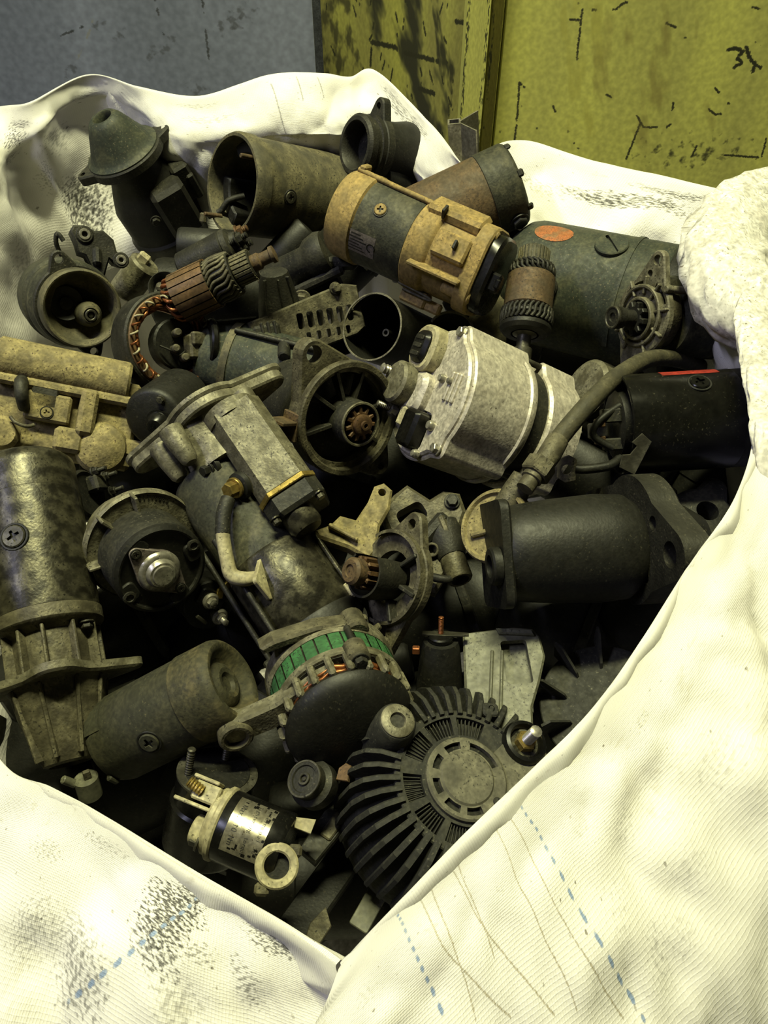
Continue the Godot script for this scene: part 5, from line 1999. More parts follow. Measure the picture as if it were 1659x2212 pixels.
func black_red_starter():
	var t := thing("starter_motor", "glossy black starter casing with a red label strip, open end showing brush gear", "starter motor", 1334, 918, hp(918, 0.03), Vector3(-0.95, -0.03, 0.3), Vector3(0, 0, 1))
	var g := G.new()
	lathe(g, [[0, -330], [96, -330], [106, -320], [106, -236]], Transform3D(), 48)
	part(t, "end_cap", g, M.black)
	g = G.new()
	lathe(g, [[105, -238], [107, -234], [107, -2], [105, 0], [101, 0], [100, -4], [100, -140], [0, -142]], Transform3D(), 64)
	part(t, "casing", g, M.gloss_worn)
	g = G.new()
	patch(g, 107, 0.6, -205, -84, -80, -65)
	part(t, "red_label", g, M.red, "red label strip")
	screw(t, 20, side(-46, 107, -150), M.gloss_worn)
	# brush gear hanging out of the open end
	g = G.new()
	lathe(g, [[0, -60], [70, -60], [74, -40], [74, 6], [66, 10], [0, 12]], T(0, 0, 0), 36)
	part(t, "brush_ring", g, M.black)
	for q in [[-20, 30, -50, 30], [40, 24, -40, 26], [10, 40, 10, 34]]:
		g = G.new()
		box(g, q[3], 40, 26, T(q[0], q[1], q[2]), 3)
		part(t, "brush_holder", g, M.dark)
	for q in [[-6, 56, -58], [30, 52, -44]]:
		g = G.new()
		box(g, 18, 22, 14, T(q[0], q[1], q[2]), 2)
		part(t, "brush", g, M.gear_rust)
	g = G.new()
	tube(g, [V(-40, 10, -50), V(-10, 60, -66), V(20, 70, -60), V(48, 30, -60)], 8, 10)
	part(t, "lead", g, M.black)
	g = G.new()
	tube(g, [V(70, 10, -40), V(84, 40, -60), V(88, 90, -64), V(86, 110, -60)], 10, 10)
	part(t, "lead", g, M.black)
	g = G.new()
	prism(g, PackedVector2Array([V2(-24, -18), V2(20, -22), V2(30, -6), V2(24, 18), V2(-16, 20), V2(-28, 4)]), -3, 3, aim(V(86, 130, -62), V(0.2, 0.1, -1), V(0, 1, 0.2)), 1, [circ(11, 16, V2(0, 0))])
	part(t, "ring_terminal", g, M.cast)
	g = G.new()
	prism(g, PackedVector2Array([V2(-40, -12), V2(34, -18), V2(44, 6), V2(20, 18), V2(16, 6), V2(-4, 12), V2(-10, 26), V2(-36, 22)]), -3, 3, aim(V(62, -4, -104), V(0.1, 0.2, -1), V(-0.4, 1, 0)), 1)
	part(t, "torn_tab", g, M.steel)
	# pale end piece of another casing behind it
	t = thing("end_cover", "pale grey curved end cover peeping out behind the hose", "cover", 1262, 838, hp(838, -0.01), Vector3(-0.7, 0.3, 0.6), Vector3(0, 1, 0))
	g = G.new()
	lathe(g, [[0, -70], [60, -68], [66, -60], [66, -8], [58, 0], [20, 4], [0, 4]], Transform3D(), 36)
	part(t, "cover", g, M.alu)
	g = G.new()
	lathe(g, [[0, -180], [66, -178], [68, -70], [0, -68]], Transform3D(), 36)
	part(t, "barrel", g, M.black)

func castings():
	var t := thing("broken_bracket", "broken tan cast mounting lug below the rusty pinion head", "bracket", 770, 1135, hp(1135, 0.02), Vector3(0.1, 0.35, 0.92), Vector3(0, 1, 0))
	var g := G.new()
	prism(g, PackedVector2Array([V2(-90, -10), V2(-56, 2), V2(-34, 24), V2(0, 14), V2(28, 56), V2(44, 94), V2(66, 102), V2(84, 84), V2(76, 40), V2(52, 0), V2(40, -60), V2(24, -76), V2(-20, -50), V2(-84, -26)]), -34, 0, Transform3D(), 6, [circ(9, 14, V2(60, 78))])
	part(t, "casting", g, M.mud)
	g = G.new()
	box(g, 70, 22, 8, T(-30, 6, 20) * ry(-30), 2)
	part(t, "rib", g, M.mud)

	t = thing("drive_bracket", "crusted drive bracket with a small rusty pinion, in front of the broken castings", "drive housing", 800, 1240, hp(1240, 0.035), Vector3(-0.74, 0.12, 0.66), Vector3(0.1, 1, 0))
	g = G.new()
	lathe(g, [[52, -60], [56, 0], [54, 20], [49, 20], [48, -40], [0, -42]], Transform3D(), 36, -40, 230)
	part(t, "shroud", g, M.iron)
	g = G.new()
	prism(g, gear_poly(36, 26, 11, 0.42), -10, 34, Transform3D(), 3)
	part(t, "pinion", g, M.gear_rust)
	g = G.new()
	lathe(g, [[0, 28], [28, 28], [30, 34], [30, 54], [24, 60], [14, 60], [13, 56], [0, 56]], Transform3D(), 28)
	part(t, "shaft_collar", g, M.rust)
	g = G.new()
	prism(g, lobes(108, [[70, 130, 26, 0.9], [268, 150, 30, 0.9]], 60), -84, -62, Transform3D(), 4, [circ(60, 36), circ(12, 14, V2(0, 128).rotated(deg_to_rad(-20))), rrect(24, 44, 10, V2(-6, -120))], false)
	part(t, "flange", g, M.cast)
	g = G.new()
	lathe(g, [[98, -64], [106, -62], [106, -46], [98, -44]], Transform3D(), 44, -120, 110)
	part(t, "flange_lip", g, M.cast)
	for a in [30, 340, 290]:
		g = G.new()
		box(g, 50, 30, 10, ry(a) * T(78, -54, 0), 2)
		part(t, "web", g, M.iron)

	t = thing("cast_housing", "grey broken cast housing with a short pipe stub and bolt holes, below the silver alternator", "drive housing", 950, 1130, hp(1130, 0.0), Vector3(0.05, 0.3, 0.95), Vector3(0, 1, 0))
	g = G.new()
	prism(g, PackedVector2Array([V2(-100, 70), V2(-70, 94), V2(-20, 60), V2(10, 80), V2(46, 74), V2(60, 30), V2(40, -30), V2(20, -100), V2(-10, -150), V2(-50, -140), V2(-60, -60), V2(-110, -20), V2(-130, 30)]), -60, -10, Transform3D(), 10, [rrect(64, 44, 14, V2(-60, 22), 30), circ(9, 14, V2(22, 52)), circ(8, 14, V2(26, 2))])
	part(t, "casting", g, M.cast)
	g = G.new()
	box(g, 30, 24, 130, T(-30, -2, 30) * ry(-40), 8)
	part(t, "web", g, M.iron)
	g = G.new()
	box(g, 20, 26, 120, T(20, 0, 40) * ry(20), 6)
	part(t, "web", g, M.cast)
	g = G.new()
	ring(g, 16, 10, -20, 6, T(-18, 0, 60) * rx(20), 2, 20)
	part(t, "hole_boss", g, M.cast)
	g = G.new()
	var px := aim(V(10, -30, 20), V(0.28, 0.28, 0.95), V(0, 1, 0))
	lathe(g, [[44, -20], [40, 30], [30, 60], [0, 60]], px, 28)
	part(t, "pipe_root", g, M.iron)
	g = G.new()
	lathe(g, [[30, 50], [28, 60], [28, 112], [25, 116], [19, 116], [17, 108], [17, 60]], px, 28)
	part(t, "pipe_stub", g, M.cast)
	g = G.new()
	tube(g, [V(-60, 0, 90), V(-30, 12, 118), V(10, 14, 128), V(30, 6, 120)], [9, 10, 9, 7], 8)
	part(t, "arm", g, M.iron)
	g = G.new()
	bolt(g, 13, 14, T(28, -8, -52))
	part(t, "bolt", g, M.dark)

	t = thing("fuel_cover", "round tan cover with a raised rib, under the hose fitting", "cover", 1064, 1134, hp(1134, 0.035), Vector3(-0.5, 0.25, 0.83), Vector3(0, 1, 0))
	g = G.new()
	lathe(g, [[0, -60], [78, -58], [84, -50], [84, -6], [80, 0], [74, 0], [70, -8], [30, -10], [0, -10]], Transform3D(), 48)
	part(t, "disc", g, M.mud)
	g = G.new()
	box(g, 110, 16, 12, T(0, -6, 10) * ry(14), 3)
	part(t, "rib", g, M.mud)
	g = G.new()
	lathe(g, [[0, -40], [34, -40], [30, 10], [24, 50], [0, 52]], aim(V(30, -20, -70), V(0.5, 0.1, -1), V(0, 1, 0)), 20)
	part(t, "neck", g, M.cast)

func black_housing():
	var t := thing("drive_housing", "heavy black cast drive housing with a wide bolt-holed flange by the right rim", "drive housing", 1226, 1188, hp(1188, 0.03), Vector3(0.94, 0.07, -0.34), Vector3(0, 0, 1))
	var g := G.new()
	lathe(g, [[0, -150], [92, -150], [100, -140], [106, -100], [112, -40], [118, 60], [114, 120], [100, 140], [0, 142]], Transform3D(), 56)
	part(t, "body", g, M.black)
	g = G.new()
	prism(g, rrect(226, 190, 26), -168, -146, Transform3D(), 5, [], true)
	part(t, "end_plate", g, M.black)
	g = G.new()
	ring(g, 40, 24, -190, -166, T(-24, 0, -58), 4, 28)
	part(t, "end_lug", g, M.black)
	g = G.new()
	var fo := lobes(142, [[101, 196, 50, 0.9], [-69, 220, 48, 0.9]], 64)
	prism(g, fo, 140, 204, T(14, 0, 0), 6, [circ(27, 22, V2(186, 0).rotated(deg_to_rad(101))), circ(25, 22, V2(216, 0).rotated(deg_to_rad(-69))), circ(15, 16, V2(124, 0).rotated(deg_to_rad(76))), circ(13, 16, V2(106, 0).rotated(deg_to_rad(140))), circ(13, 16, V2(112, 0).rotated(deg_to_rad(-40)))], true)
	part(t, "flange", g, M.iron)
	g = G.new()
	lathe(g, [[0, 204], [90, 204], [84, 260], [60, 300], [0, 304]], Transform3D(), 36)
	part(t, "nose", g, M.black)
	# dark lump behind the flange
	t = thing("cast_housing", "dark dusty casting wedged between the black housing's flange and the right rim", "drive housing", 1520, 1110, hp(1110, -0.01), Vector3(0.3, 0.5, 0.8), Vector3(0, 1, 0))
	g = G.new()
	prism(g, lobes(70, [[60, 84, 26], [190, 90, 24], [290, 80, 26]], 40), -80, 0, Transform3D(), 10, [circ(24, 20, V2(10, 8))], true)
	part(t, "casting", g, M.dark)
	g = G.new()
	bolt(g, 16, 22, T(54, 0, 20))
	part(t, "bolt", g, M.dark)

# ------------------------------------------------------------------ the near part of the heap
func build_front():
	var t: Node3D
	var g: G
	# dark barrel with a recessed end
	t = thing("starter_motor", "plain dark olive starter barrel with a recessed end, left of the green-banded alternator", "starter motor", 505, 1468, hp(1468, 0.035), Vector3(0.79, 0.37, 0.49), Vector3(0, 0, 1))
	g = G.new()
	lathe(g, [[0, -352], [60, -350], [92, -336], [98, -318], [99, -100], [101, -98]], Transform3D(), 56)
	part(t, "yoke", g, M.olive_dark)
	g = G.new()
	lathe(g, [[98, -102], [102, -98], [101, -20], [97, -8], [88, 0], [80, 0], [72, -6], [60, -22], [52, -26], [46, -18], [34, -12], [24, -14], [18, -22], [0, -24]], Transform3D(), 56)
	part(t, "end_cap", g, M.olive_dusty)
	screw(t, 22, side(-22, 99, -190), M.olive_dark, "screw", 10)
	g = G.new()
	patch(g, 97, 3, -330, -290, 20, 52)
	part(t, "raised_pad", g, M.olive_dark)
	g = G.new()
	box(g, 30, 16, 14, side(-50, 96, -332), 3)
	part(t, "tab", g, M.olive_dark)

	green_alternator()
	finned_alternator()

	# solenoid with two upright studs
	t = thing("solenoid", "black solenoid with two upright threaded studs, behind the foil-labelled one", "solenoid", 470, 1668, hp(1668, 0.015), Vector3(0.14, 0.78, 0.61), Vector3(0.2, 0, 1))
	g = G.new()
	lathe(g, [[0, -190], [92, -190], [96, -180], [92, -70], [86, -64], [84, -10], [86, -4], [84, 0]], Transform3D(), 48)
	part(t, "can", g, M.gloss)
	g = G.new()
	lathe(g, [[80, -6], [87, -4], [87, 1], [82, 3], [0, 3]], Transform3D(), 48)
	part(t, "top_plate", g, M.steel)
	g = G.new()
	cyl(g, 70, 2, 5, Transform3D(), 1)
	part(t, "top_seal", g, M.black)
	for q in [[-22, 36], [64, -6]]:
		g = G.new()
		stud(g, 9, 0, 66, T(q[0], 2, q[1]), 6)
		part(t, "stud", g, M.steel)

	foil_solenoid()

	# pulley hub
	t = thing("pulley", "small stepped steel pulley hub left of the finned alternator", "pulley", 656, 1682, hp(1682, 0.035), Vector3(-0.5, 0.28, 0.82), Vector3(0, 1, 0))
	g = G.new()
	lathe(g, [[0, -70], [48, -70], [52, -62], [52, -34], [46, -30], [40, -26], [40, -2], [38, 0], [30, 0], [28, -4], [18, -4], [0, -4]], Transform3D(), 40)
	part(t, "hub", g, M.iron)
	g = G.new()
	ring(g, 41, 36, -6, 1, Transform3D(), 1, 40)
	part(t, "rim", g, M.steel)
	g = G.new()
	ring(g, 14, 8, -6, 2, Transform3D(), 1, 24)
	cyl(g, 5, -6, 0, Transform3D(), 1, 12)
	part(t, "shaft_end", g, M.steel)
	g = G.new()
	prism(g, PackedVector2Array([V2(20, -10), V2(50, -14), V2(54, 20), V2(40, 26), V2(24, 16)]), -40, -30, T(30, -20, -20), 2)
	part(t, "fibre_washer", g, M.lamination)

	# slotted grey plate and its neighbours
	t = thing("plastic_cover", "grey-green moulded cover with a rectangular window, above the finned alternator", "cover", 1062, 1468, hp(1468, -0.005), Vector3(0.08, 0.42, 0.9), Vector3(0, 1, 0))
	g = G.new()
	prism(g, PackedVector2Array([V2(-60, 112), V2(52, 130), V2(96, 128), V2(112, 108), V2(120, 60), V2(104, 0), V2(84, -60), V2(80, -190), V2(-40, -190), V2(-58, -40)]), -16, 0, Transform3D(), 5, [rrect(58, 104, 8, V2(56, 44), 6)], false)
	part(t, "panel", g, M.plate)
	g = G.new()
	prism(g, PackedVector2Array([V2(20, 110), V2(96, 112), V2(90, -60), V2(20, -60)]), -40, -28, Transform3D(), 2)
	part(t, "inner_panel", g, M.plate)
	for x in [-4.0, 18.0]:
		g = G.new()
		box(g, 8, 10, 220, T(x, 1, 40) * ry(-4), 3)
		part(t, "ridge", g, M.plate)
	g = G.new()
	prism(g, PackedVector2Array([V2(14, 122), V2(94, 120), V2(98, 106), V2(20, 108)]), -4, 10, Transform3D(), 4)
	part(t, "window_lip", g, M.plate)
	t = thing("solenoid", "dark tapered solenoid with a copper stud, left of the grey-green moulded cover", "solenoid", 952, 1380, hp(1380, -0.005), Vector3(0.02, 0.86, 0.5), Vector3(0, 0, 1))
	g = G.new()
	lathe(g, [[0, -170], [56, -170], [52, -120], [42, -20], [38, -4], [0, 0]], Transform3D(), 20)
	part(t, "cone", g, M.black)
	g = G.new()
	cyl(g, 28, -4, 10, Transform3D(), 3, 20)
	part(t, "cap", g, M.gloss)
	g = G.new()
	stud(g, 6, 8, 54, Transform3D())
	part(t, "stud", g, M.copper)
	g = G.new()
	prism(g, PackedVector2Array([V2(-60, -6), V2(-10, -10), V2(40, -8), V2(40, 6), V2(-10, 10), V2(-60, 4)]), 10, 14, Transform3D(), 0.5)
	part(t, "blade_terminal", g, M.steel)
	g = G.new()
	box(g, 16, 16, 14, T(52, -12, -30), 2)
	part(t, "copper_lug", g, M.copper)

	# fan wheel half under the right flap
	t = thing("fan_wheel", "dark fan disc with bent-up blades, half under the right flap", "fan", 1318, 1528, hp(1528, -0.03), Vector3(0.15, 0.42, 0.89), Vector3(0, 1, 0))
	g = G.new()
	prism(g, circ(150, 56), -10, 0, Transform3D(), 2, [circ(20, 20)], true)
	part(t, "disc", g, M.finned)
	for a in [62, 98, 134, 170, 206, 26, 350, 314, 278, 242]:
		g = G.new()
		prism(g, PackedVector2Array([V2(92, 0), V2(164, 0), V2(170, 52), V2(150, 58), V2(98, 14)]), -3, 3, ry(a) * rx(90), 1)
		part(t, "blade", g, M.finned)

	# bits in the front corner
	t = thing("belt_cover", "long flat dark strip with a pale patch, in the front corner of the bag", "strip", 668, 1960, hp(1960, -0.02), Vector3(0.1, 0.5, 0.86), Vector3(0.8, -0.6, 0))
	g = G.new()
	prism(g, PackedVector2Array([V2(-190, -34), V2(150, -46), V2(176, -10), V2(170, 30), V2(-120, 44), V2(-190, 26)]), -22, 0, Transform3D(), 5)
	part(t, "strip", g, M.black)
	g = G.new()
	prism(g, PackedVector2Array([V2(-20, 30), V2(30, 20), V2(90, 36), V2(100, 60), V2(10, 62)]), -10, 3, Transform3D(), 2)
	part(t, "pale_lug", g, M.cast)
	t = thing("steel_strap", "narrow grey strap end beside the finned alternator's lower fins", "strap", 806, 1945, hp(1945, -0.01), Vector3(0.1, 0.3, 0.95), Vector3(0.5, 0.85, 0))
	g = G.new()
	prism(g, rrect(44, 130, 5), -6, 0, Transform3D(), 1.5)
	part(t, "strap", g, M.plate)
	t = thing("mounting_arm", "dark bolted mounting arm reaching from the foil-labelled solenoid to the finned alternator", "bracket", 706, 1800, hp(1800, 0.0), Vector3(0.05, 0.4, 0.9), Vector3(0.55, 0.8, 0))
	g = G.new()
	prism(g, PackedVector2Array([V2(-30, -60), V2(18, -64), V2(26, 60), V2(44, 100), V2(20, 118), V2(-14, 100), V2(-34, 40)]), -24, 0, Transform3D(), 4, [circ(6, 12, V2(6, 60))])
	part(t, "arm", g, M.dark)
	g = G.new()
	box(g, 28, 14, 84, T(2, 0, -30), 3)
	part(t, "lug", g, M.cast)
	t = thing("terminal_stub", "small grey double terminal stub by the front flap's left corner", "terminal", 188, 1690, hp(1690, 0.0), Vector3(-0.2, 0.7, 0.6), Vector3(0, 0, 1))
	g = G.new()
	cyl(g, 26, -40, 16, Transform3D(), 4, 18)
	part(t, "stub", g, M.plate)
	g = G.new()
	cyl(g, 9, 0, 34, T(22, 6, 0) * rz(-40), 2, 12)
	part(t, "pin", g, M.plate)
	g = G.new()
	box(g, 16, 26, 10, T(-4, 24, -8), 2)
	part(t, "tab", g, M.cast)

func green_alternator():
	var t := thing("alternator", "alternator with a bright green stator band between dirty aluminium brackets", "alternator", 760, 1572, hp(1572, 0.03), Vector3(0.28, -0.68, 0.67), Vector3(0.3, 0.95, 0))
	var g := G.new()
	lathe(g, [[100, -34], [138, -30], [143, -20], [140, -8], [126, 8], [100, 20], [60, 28], [0, 30]], Transform3D(), 56)
	part(t, "fan_cover", g, M.black)
	# stator band of green laminated blocks
	g = G.new()
	lathe(g, [[0, -160], [142, -160], [142, -70], [0, -70]], Transform3D(), 48)
	part(t, "stator_core", g, M.dark)
	for i in 30:
		g = G.new()
		patch(g, 142, 6, -148, -92, i * 12 - 5.2, i * 12 + 5.2)
		part(t, "stator_block", g, M.green)
	# lower bracket: ring and open fingers, windings behind
	g = G.new()
	ring(g, 152, 128, -94, -72, Transform3D(), 4, 56)
	part(t, "front_bracket", g, M.alu)
	for i in 22:
		var a := i * 360.0 / 22
		g = G.new()
		box(g, 16, 58, 20, side(a, 143, -50) * rx(-90), 5)
		part(t, "bracket_finger", g, M.alu)
	for k in 3:
		g = G.new()
		var pts := []
		for i in 49:
			var a := TAU * i / 48
			pts.append(V(sin(a) * (128 - k * 5), -58 + k * 9 + 4 * sin(a * 17 + k), -cos(a) * (128 - k * 5)))
		tube(g, pts, 6, 6, 1, 1.0, false)
		part(t, "copper_winding", g, M.copper)
	# upper bracket
	g = G.new()
	lathe(g, [[100, -216], [138, -210], [152, -196], [154, -164], [150, -146], [130, -146]], Transform3D(), 56)
	part(t, "rear_bracket", g, M.alu)
	for a in [0, 18, 36, 54]:
		g = G.new()
		box(g, 12, 18, 30, side(a, 146, -204) * rx(-90), 3)
		part(t, "rear_finger", g, M.cast)
	for a in [-24, 76, 170]:
		g = G.new()
		cyl(g, 26, -96, -40, T(sin(deg_to_rad(a)) * 148, 0, -cos(deg_to_rad(a)) * 148), 5, 20)
		part(t, "bolt_boss", g, M.cast)
		g = G.new()
		cyl(g, 8, -150, -90, T(sin(deg_to_rad(a)) * 156, 0, -cos(deg_to_rad(a)) * 156), 1, 12)
		part(t, "through_bolt", g, M.iron)
		g = G.new()
		bolt(g, 15, 16, T(sin(deg_to_rad(a)) * 150, -42, -cos(deg_to_rad(a)) * 150))
		part(t, "bolt", g, M.dark)
	g = G.new()
	cyl(g, 30, -214, -150, T(sin(deg_to_rad(-12)) * 142, 0, -cos(deg_to_rad(-12)) * 142), 6, 18)
	part(t, "rear_boss", g, M.cast)
	# mounting arms with eyes, to the left
	g = G.new()
	prism(g, PackedVector2Array([V2(-96, 96), V2(-120, 60), V2(-136, 16), V2(-162, -40), V2(-196, -84), V2(-226, -120), V2(-230, -156), V2(-200, -172), V2(-168, -150), V2(-124, -100), V2(-100, -60)]), -84, -50, Transform3D(), 6)
	part(t, "mounting_arm", g, M.alu)
	g = G.new()
	ring(g, 38, 22, -100, -40, T(-196, 0, 142), 5, 28)
	part(t, "arm_eye", g, M.cast)
	g = G.new()
	prism(g, PackedVector2Array([V2(-60, 146), V2(-120, 110), V2(-190, 40), V2(-206, 10), V2(-190, 0), V2(-150, 44), V2(-120, 70), V2(-100, 60)]), -196, -158, Transform3D(), 6)
	part(t, "upper_arm", g, M.cast)

func finned_alternator():
	var t := thing("alternator", "dark alternator end frame with radial cooling fins and brass-nutted terminal, nearest the front flap", "alternator", 1008, 1682, hp(1682, 0.035), Vector3(0.34, 0.34, 0.88), Vector3(0, 1, 0))
	var g := G.new()
	# face plate with windows
	var hs := []
	var wins := [[64, 92], [98, 126], [132, 160], [176, 202], [210, 236], [244, 270]]
	for w in wins: hs.append(sector(142, 100, w[0], w[1], 5))
	prism(g, circ(160, 60), -24, -6, Transform3D(), 3, hs)
	part(t, "face_plate", g, M.finned)
	for w in wins:
		for k in 7:
			g = G.new()
			box(g, 40, 8, 2.4, ry(lerpf(w[0] + 2.5, w[1] - 2.5, k / 6.0)) * T(121, -16, 0), 0.5)
			part(t, "window_bar", g, M.finned)
	g = G.new()
	var sl := []
	for s in [[20, 78], [96, 126], [140, 166], [182, 208], [222, 250], [262, 290]]: sl.append(sector(80, 64, s[0], s[1], 5))
	prism(g, circ(92, 48), -8, 6, Transform3D(), 4, sl)
	part(t, "bearing_ring", g, M.finned_dust)
	g = G.new()
	cyl(g, 88, -14, -6, Transform3D(), 1, 40)
	part(t, "bearing_seat", g, M.finned)
	g = G.new()
	cyl(g, 61, -6, 10, Transform3D(), 4, 40)
	part(t, "bearing_cap", g, M.finned_dust)
	g = G.new()
	cyl(g, 9, 6, 12, T(60, 0, 50), 2, 14)
	part(t, "rivet", g, M.dark)
	# smooth sector toward the terminal
	g = G.new()
	prism(g, sector(214, 92, -62, 40, 10), -16, 0, Transform3D(), 4)
	part(t, "smooth_sector", g, M.finned_dust)
	# conical skirt below the fins
	g = G.new()
	lathe(g, [[0, -230], [236, -230], [236, -150], [226, -90], [190, -52], [160, -26], [0, -24]], Transform3D(), 60)
	part(t, "skirt", g, M.finned)
	# fins
	for i in 40:
		var a := 46.0 + i * 8.4
		if a > 300: break
		if absf(a - 138) < 9: continue
		g = G.new()
		prism(g, PackedVector2Array([V2(148, -4), V2(150, 2), V2(196, -2), V2(226, -22), V2(246, -64), V2(252, -140), V2(250, -200), V2(226, -200), V2(216, -80), V2(160, -30)]), -6.4, 6.4, ry(a) * rx(90), 3.5)
		part(t, "fin", g, M.finned)
	# boss with threaded bush
	g = G.new()
	var bx := T(-158, 0, -108)
	lathe(g, [[64, -120], [52, -20], [44, 28], [40, 34], [0, 34]], bx, 32)
	part(t, "mounting_boss", g, M.finned)
	g = G.new()
	lathe(g, [[0, 30], [38, 32], [38, 38], [34, 41], [18, 41], [16, 36], [15, 12], [0, 12]], bx, 32)
	part(t, "threaded_bush", g, M.alu)
	# terminal
	var tx := T(150, 0, -86)
	g = G.new()
	lathe(g, [[50, -40], [52, 6], [48, 14], [40, 16], [36, 10], [34, 0], [0, 0]], tx, 32)
	var ins := part(t, "terminal_insulator", g, M.gloss)
	g = G.new()
	prism(g, hexp(24), 0, 22, tx, 3)
	part(ins, "terminal_nut", g, M.brass)
	g = G.new()
	stud(g, 14, 16, 72, tx, 6)
	part(ins, "terminal_stud", g, M.bright)
	g = G.new()
	prism(g, rrect(40, 34, 10, Vector2(82, 164)), -20, 0, Transform3D(), 4, [circ(8, 14, V2(84, 166))], false)
	part(t, "screw_lug", g, M.finned)

func foil_solenoid():
	var t := thing("solenoid", "black solenoid with a torn silver foil label and cream plastic terminal end", "solenoid", 545, 1806, hp(1806, 0.03), Vector3(0.89, -0.4, 0.2), Vector3(0, 0, 1))
	var g := G.new()
	lathe(g, [[0, -66], [74, -66], [76, -62], [76, 72], [70, 80], [0, 82]], Transform3D(), 48)
	part(t, "barrel", g, M.gloss)
	g = G.new()
	patch(g, 76, 0.8, -44, 44, -38, 56)
	var fo := part(t, "foil_label", g, M.foil, "torn silver foil label printed with black text")
	var rows := [["Terminal 30", 30.0, 16.0], ["Tightening torque", 6.0, 26.0], ["Max. 10 Nm", -26.0, 30.0]]
	for r in rows:
		var txt: String = r[0]
		var n := txt.length()
		for i in n:
			if txt[i] == " ": continue
			var step: float = 84.0 / 17.0 if n > 12 else (6.4 if r[1] < 0 else 6.0)
			var a: float = 8.0 + step * (n - 1) * 0.5 - i * step
			text_mesh(fo, "printed_letter", txt[i], 15 if r[1] < 0 else 11, side(a, 76.8, r[1]), M.ink, 0.4)
	var torn := []
	var rng := RandomNumberGenerator.new()
	rng.seed = 31
	for k in 22:
		var y := rng.randf_range(24, 42) if k < 12 else rng.randf_range(-40, 40)
		var dg := rng.randf_range(-34, 50) if k < 12 else (rng.randf_range(40, 52) if k < 17 else rng.randf_range(-36, -26))
		torn.append([y, y + rng.randf_range(3, 9), dg, dg + rng.randf_range(2, 7)])
	for q in torn:
		g = G.new()
		patch(g, 76.6, 0.5, q[0], q[1], q[2], q[3])
		part(t, "torn_spot", g, M.gloss)
	g = G.new()
	ring(g, 80, 60, -80, -64, Transform3D(), 4, 40)
	part(t, "cap_rim", g, M.cream)
	g = G.new()
	cyl(g, 72, -96, -70, Transform3D(), 6, 36)
	part(t, "cap", g, M.cream)
	# terminal tower
	g = G.new()
	box(g, 40, 60, 60, T(44, -118, -30), 4)
	part(t, "terminal_tower", g, M.cream)
	g = G.new()
	box(g, 8, 96, 66, T(14, -130, -34), 2)
	part(t, "divider", g, M.cream)
	g = G.new()
	box(g, 8, 60, 50, T(70, -128, -34), 2)
	part(t, "divider", g, M.cream)
	g = G.new()
	stud(g, 13, 0, 36, aim(V(44, -128, -58), V(0.3, -1, -0.4), V(0, 0, -1)))
	part(t, "terminal_stud", g, M.brass)
	g = G.new()
	bolt(g, 18, 20, aim(V(-46, -96, -30), V(0, -1, -0.2), V(0, 0, -1)))
	part(t, "terminal_nut", g, M.steel)
	g = G.new()
	cyl(g, 32, -120, -90, T(-30, 0, -24), 4, 24)
	part(t, "side_tower", g, M.cream)
	# far end: folded tabs
	g = G.new()
	prism(g, PackedVector2Array([V2(-20, 0), V2(24, 22), V2(30, -10), V2(-6, -18)]), -3, 3, aim(V(62, 92, -20), V(0.3, 0.2, -1), V(1, 0.2, 0)), 1)
	part(t, "end_tab", g, M.cream)
	# eye lug
	g = G.new()
	var f := aim(V(-34, 84, -62), V(-0.05, 0.15, -1), V(0.3, 1, 0))
	ring(g, 45, 26, -12, 12, f, 4, 36)
	part(t, "eye_lug", g, M.cream)
	g = G.new()
	lathe(g, [[26, -12], [26, -9], [0, -9]], f, 24)
	part(t, "eye_bore", g, M.black)
	g = G.new()
	box(g, 26, 18, 30, f * T(46, -2, 26), 6)
	box(g, 26, 16, 30, f * T(-30, -2, -34), 6)
	part(t, "eye_tab", g, M.cast)

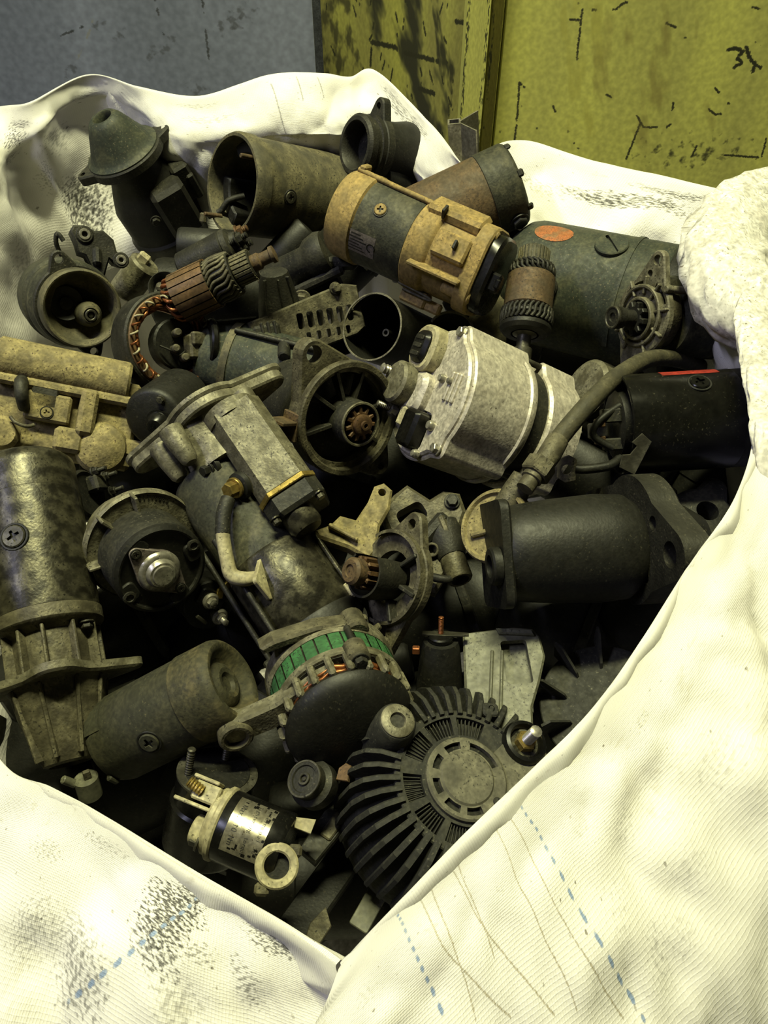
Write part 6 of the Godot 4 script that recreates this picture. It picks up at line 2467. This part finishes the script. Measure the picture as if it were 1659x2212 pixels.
# ------------------------------------------------------------------ buried machines that darken the gaps
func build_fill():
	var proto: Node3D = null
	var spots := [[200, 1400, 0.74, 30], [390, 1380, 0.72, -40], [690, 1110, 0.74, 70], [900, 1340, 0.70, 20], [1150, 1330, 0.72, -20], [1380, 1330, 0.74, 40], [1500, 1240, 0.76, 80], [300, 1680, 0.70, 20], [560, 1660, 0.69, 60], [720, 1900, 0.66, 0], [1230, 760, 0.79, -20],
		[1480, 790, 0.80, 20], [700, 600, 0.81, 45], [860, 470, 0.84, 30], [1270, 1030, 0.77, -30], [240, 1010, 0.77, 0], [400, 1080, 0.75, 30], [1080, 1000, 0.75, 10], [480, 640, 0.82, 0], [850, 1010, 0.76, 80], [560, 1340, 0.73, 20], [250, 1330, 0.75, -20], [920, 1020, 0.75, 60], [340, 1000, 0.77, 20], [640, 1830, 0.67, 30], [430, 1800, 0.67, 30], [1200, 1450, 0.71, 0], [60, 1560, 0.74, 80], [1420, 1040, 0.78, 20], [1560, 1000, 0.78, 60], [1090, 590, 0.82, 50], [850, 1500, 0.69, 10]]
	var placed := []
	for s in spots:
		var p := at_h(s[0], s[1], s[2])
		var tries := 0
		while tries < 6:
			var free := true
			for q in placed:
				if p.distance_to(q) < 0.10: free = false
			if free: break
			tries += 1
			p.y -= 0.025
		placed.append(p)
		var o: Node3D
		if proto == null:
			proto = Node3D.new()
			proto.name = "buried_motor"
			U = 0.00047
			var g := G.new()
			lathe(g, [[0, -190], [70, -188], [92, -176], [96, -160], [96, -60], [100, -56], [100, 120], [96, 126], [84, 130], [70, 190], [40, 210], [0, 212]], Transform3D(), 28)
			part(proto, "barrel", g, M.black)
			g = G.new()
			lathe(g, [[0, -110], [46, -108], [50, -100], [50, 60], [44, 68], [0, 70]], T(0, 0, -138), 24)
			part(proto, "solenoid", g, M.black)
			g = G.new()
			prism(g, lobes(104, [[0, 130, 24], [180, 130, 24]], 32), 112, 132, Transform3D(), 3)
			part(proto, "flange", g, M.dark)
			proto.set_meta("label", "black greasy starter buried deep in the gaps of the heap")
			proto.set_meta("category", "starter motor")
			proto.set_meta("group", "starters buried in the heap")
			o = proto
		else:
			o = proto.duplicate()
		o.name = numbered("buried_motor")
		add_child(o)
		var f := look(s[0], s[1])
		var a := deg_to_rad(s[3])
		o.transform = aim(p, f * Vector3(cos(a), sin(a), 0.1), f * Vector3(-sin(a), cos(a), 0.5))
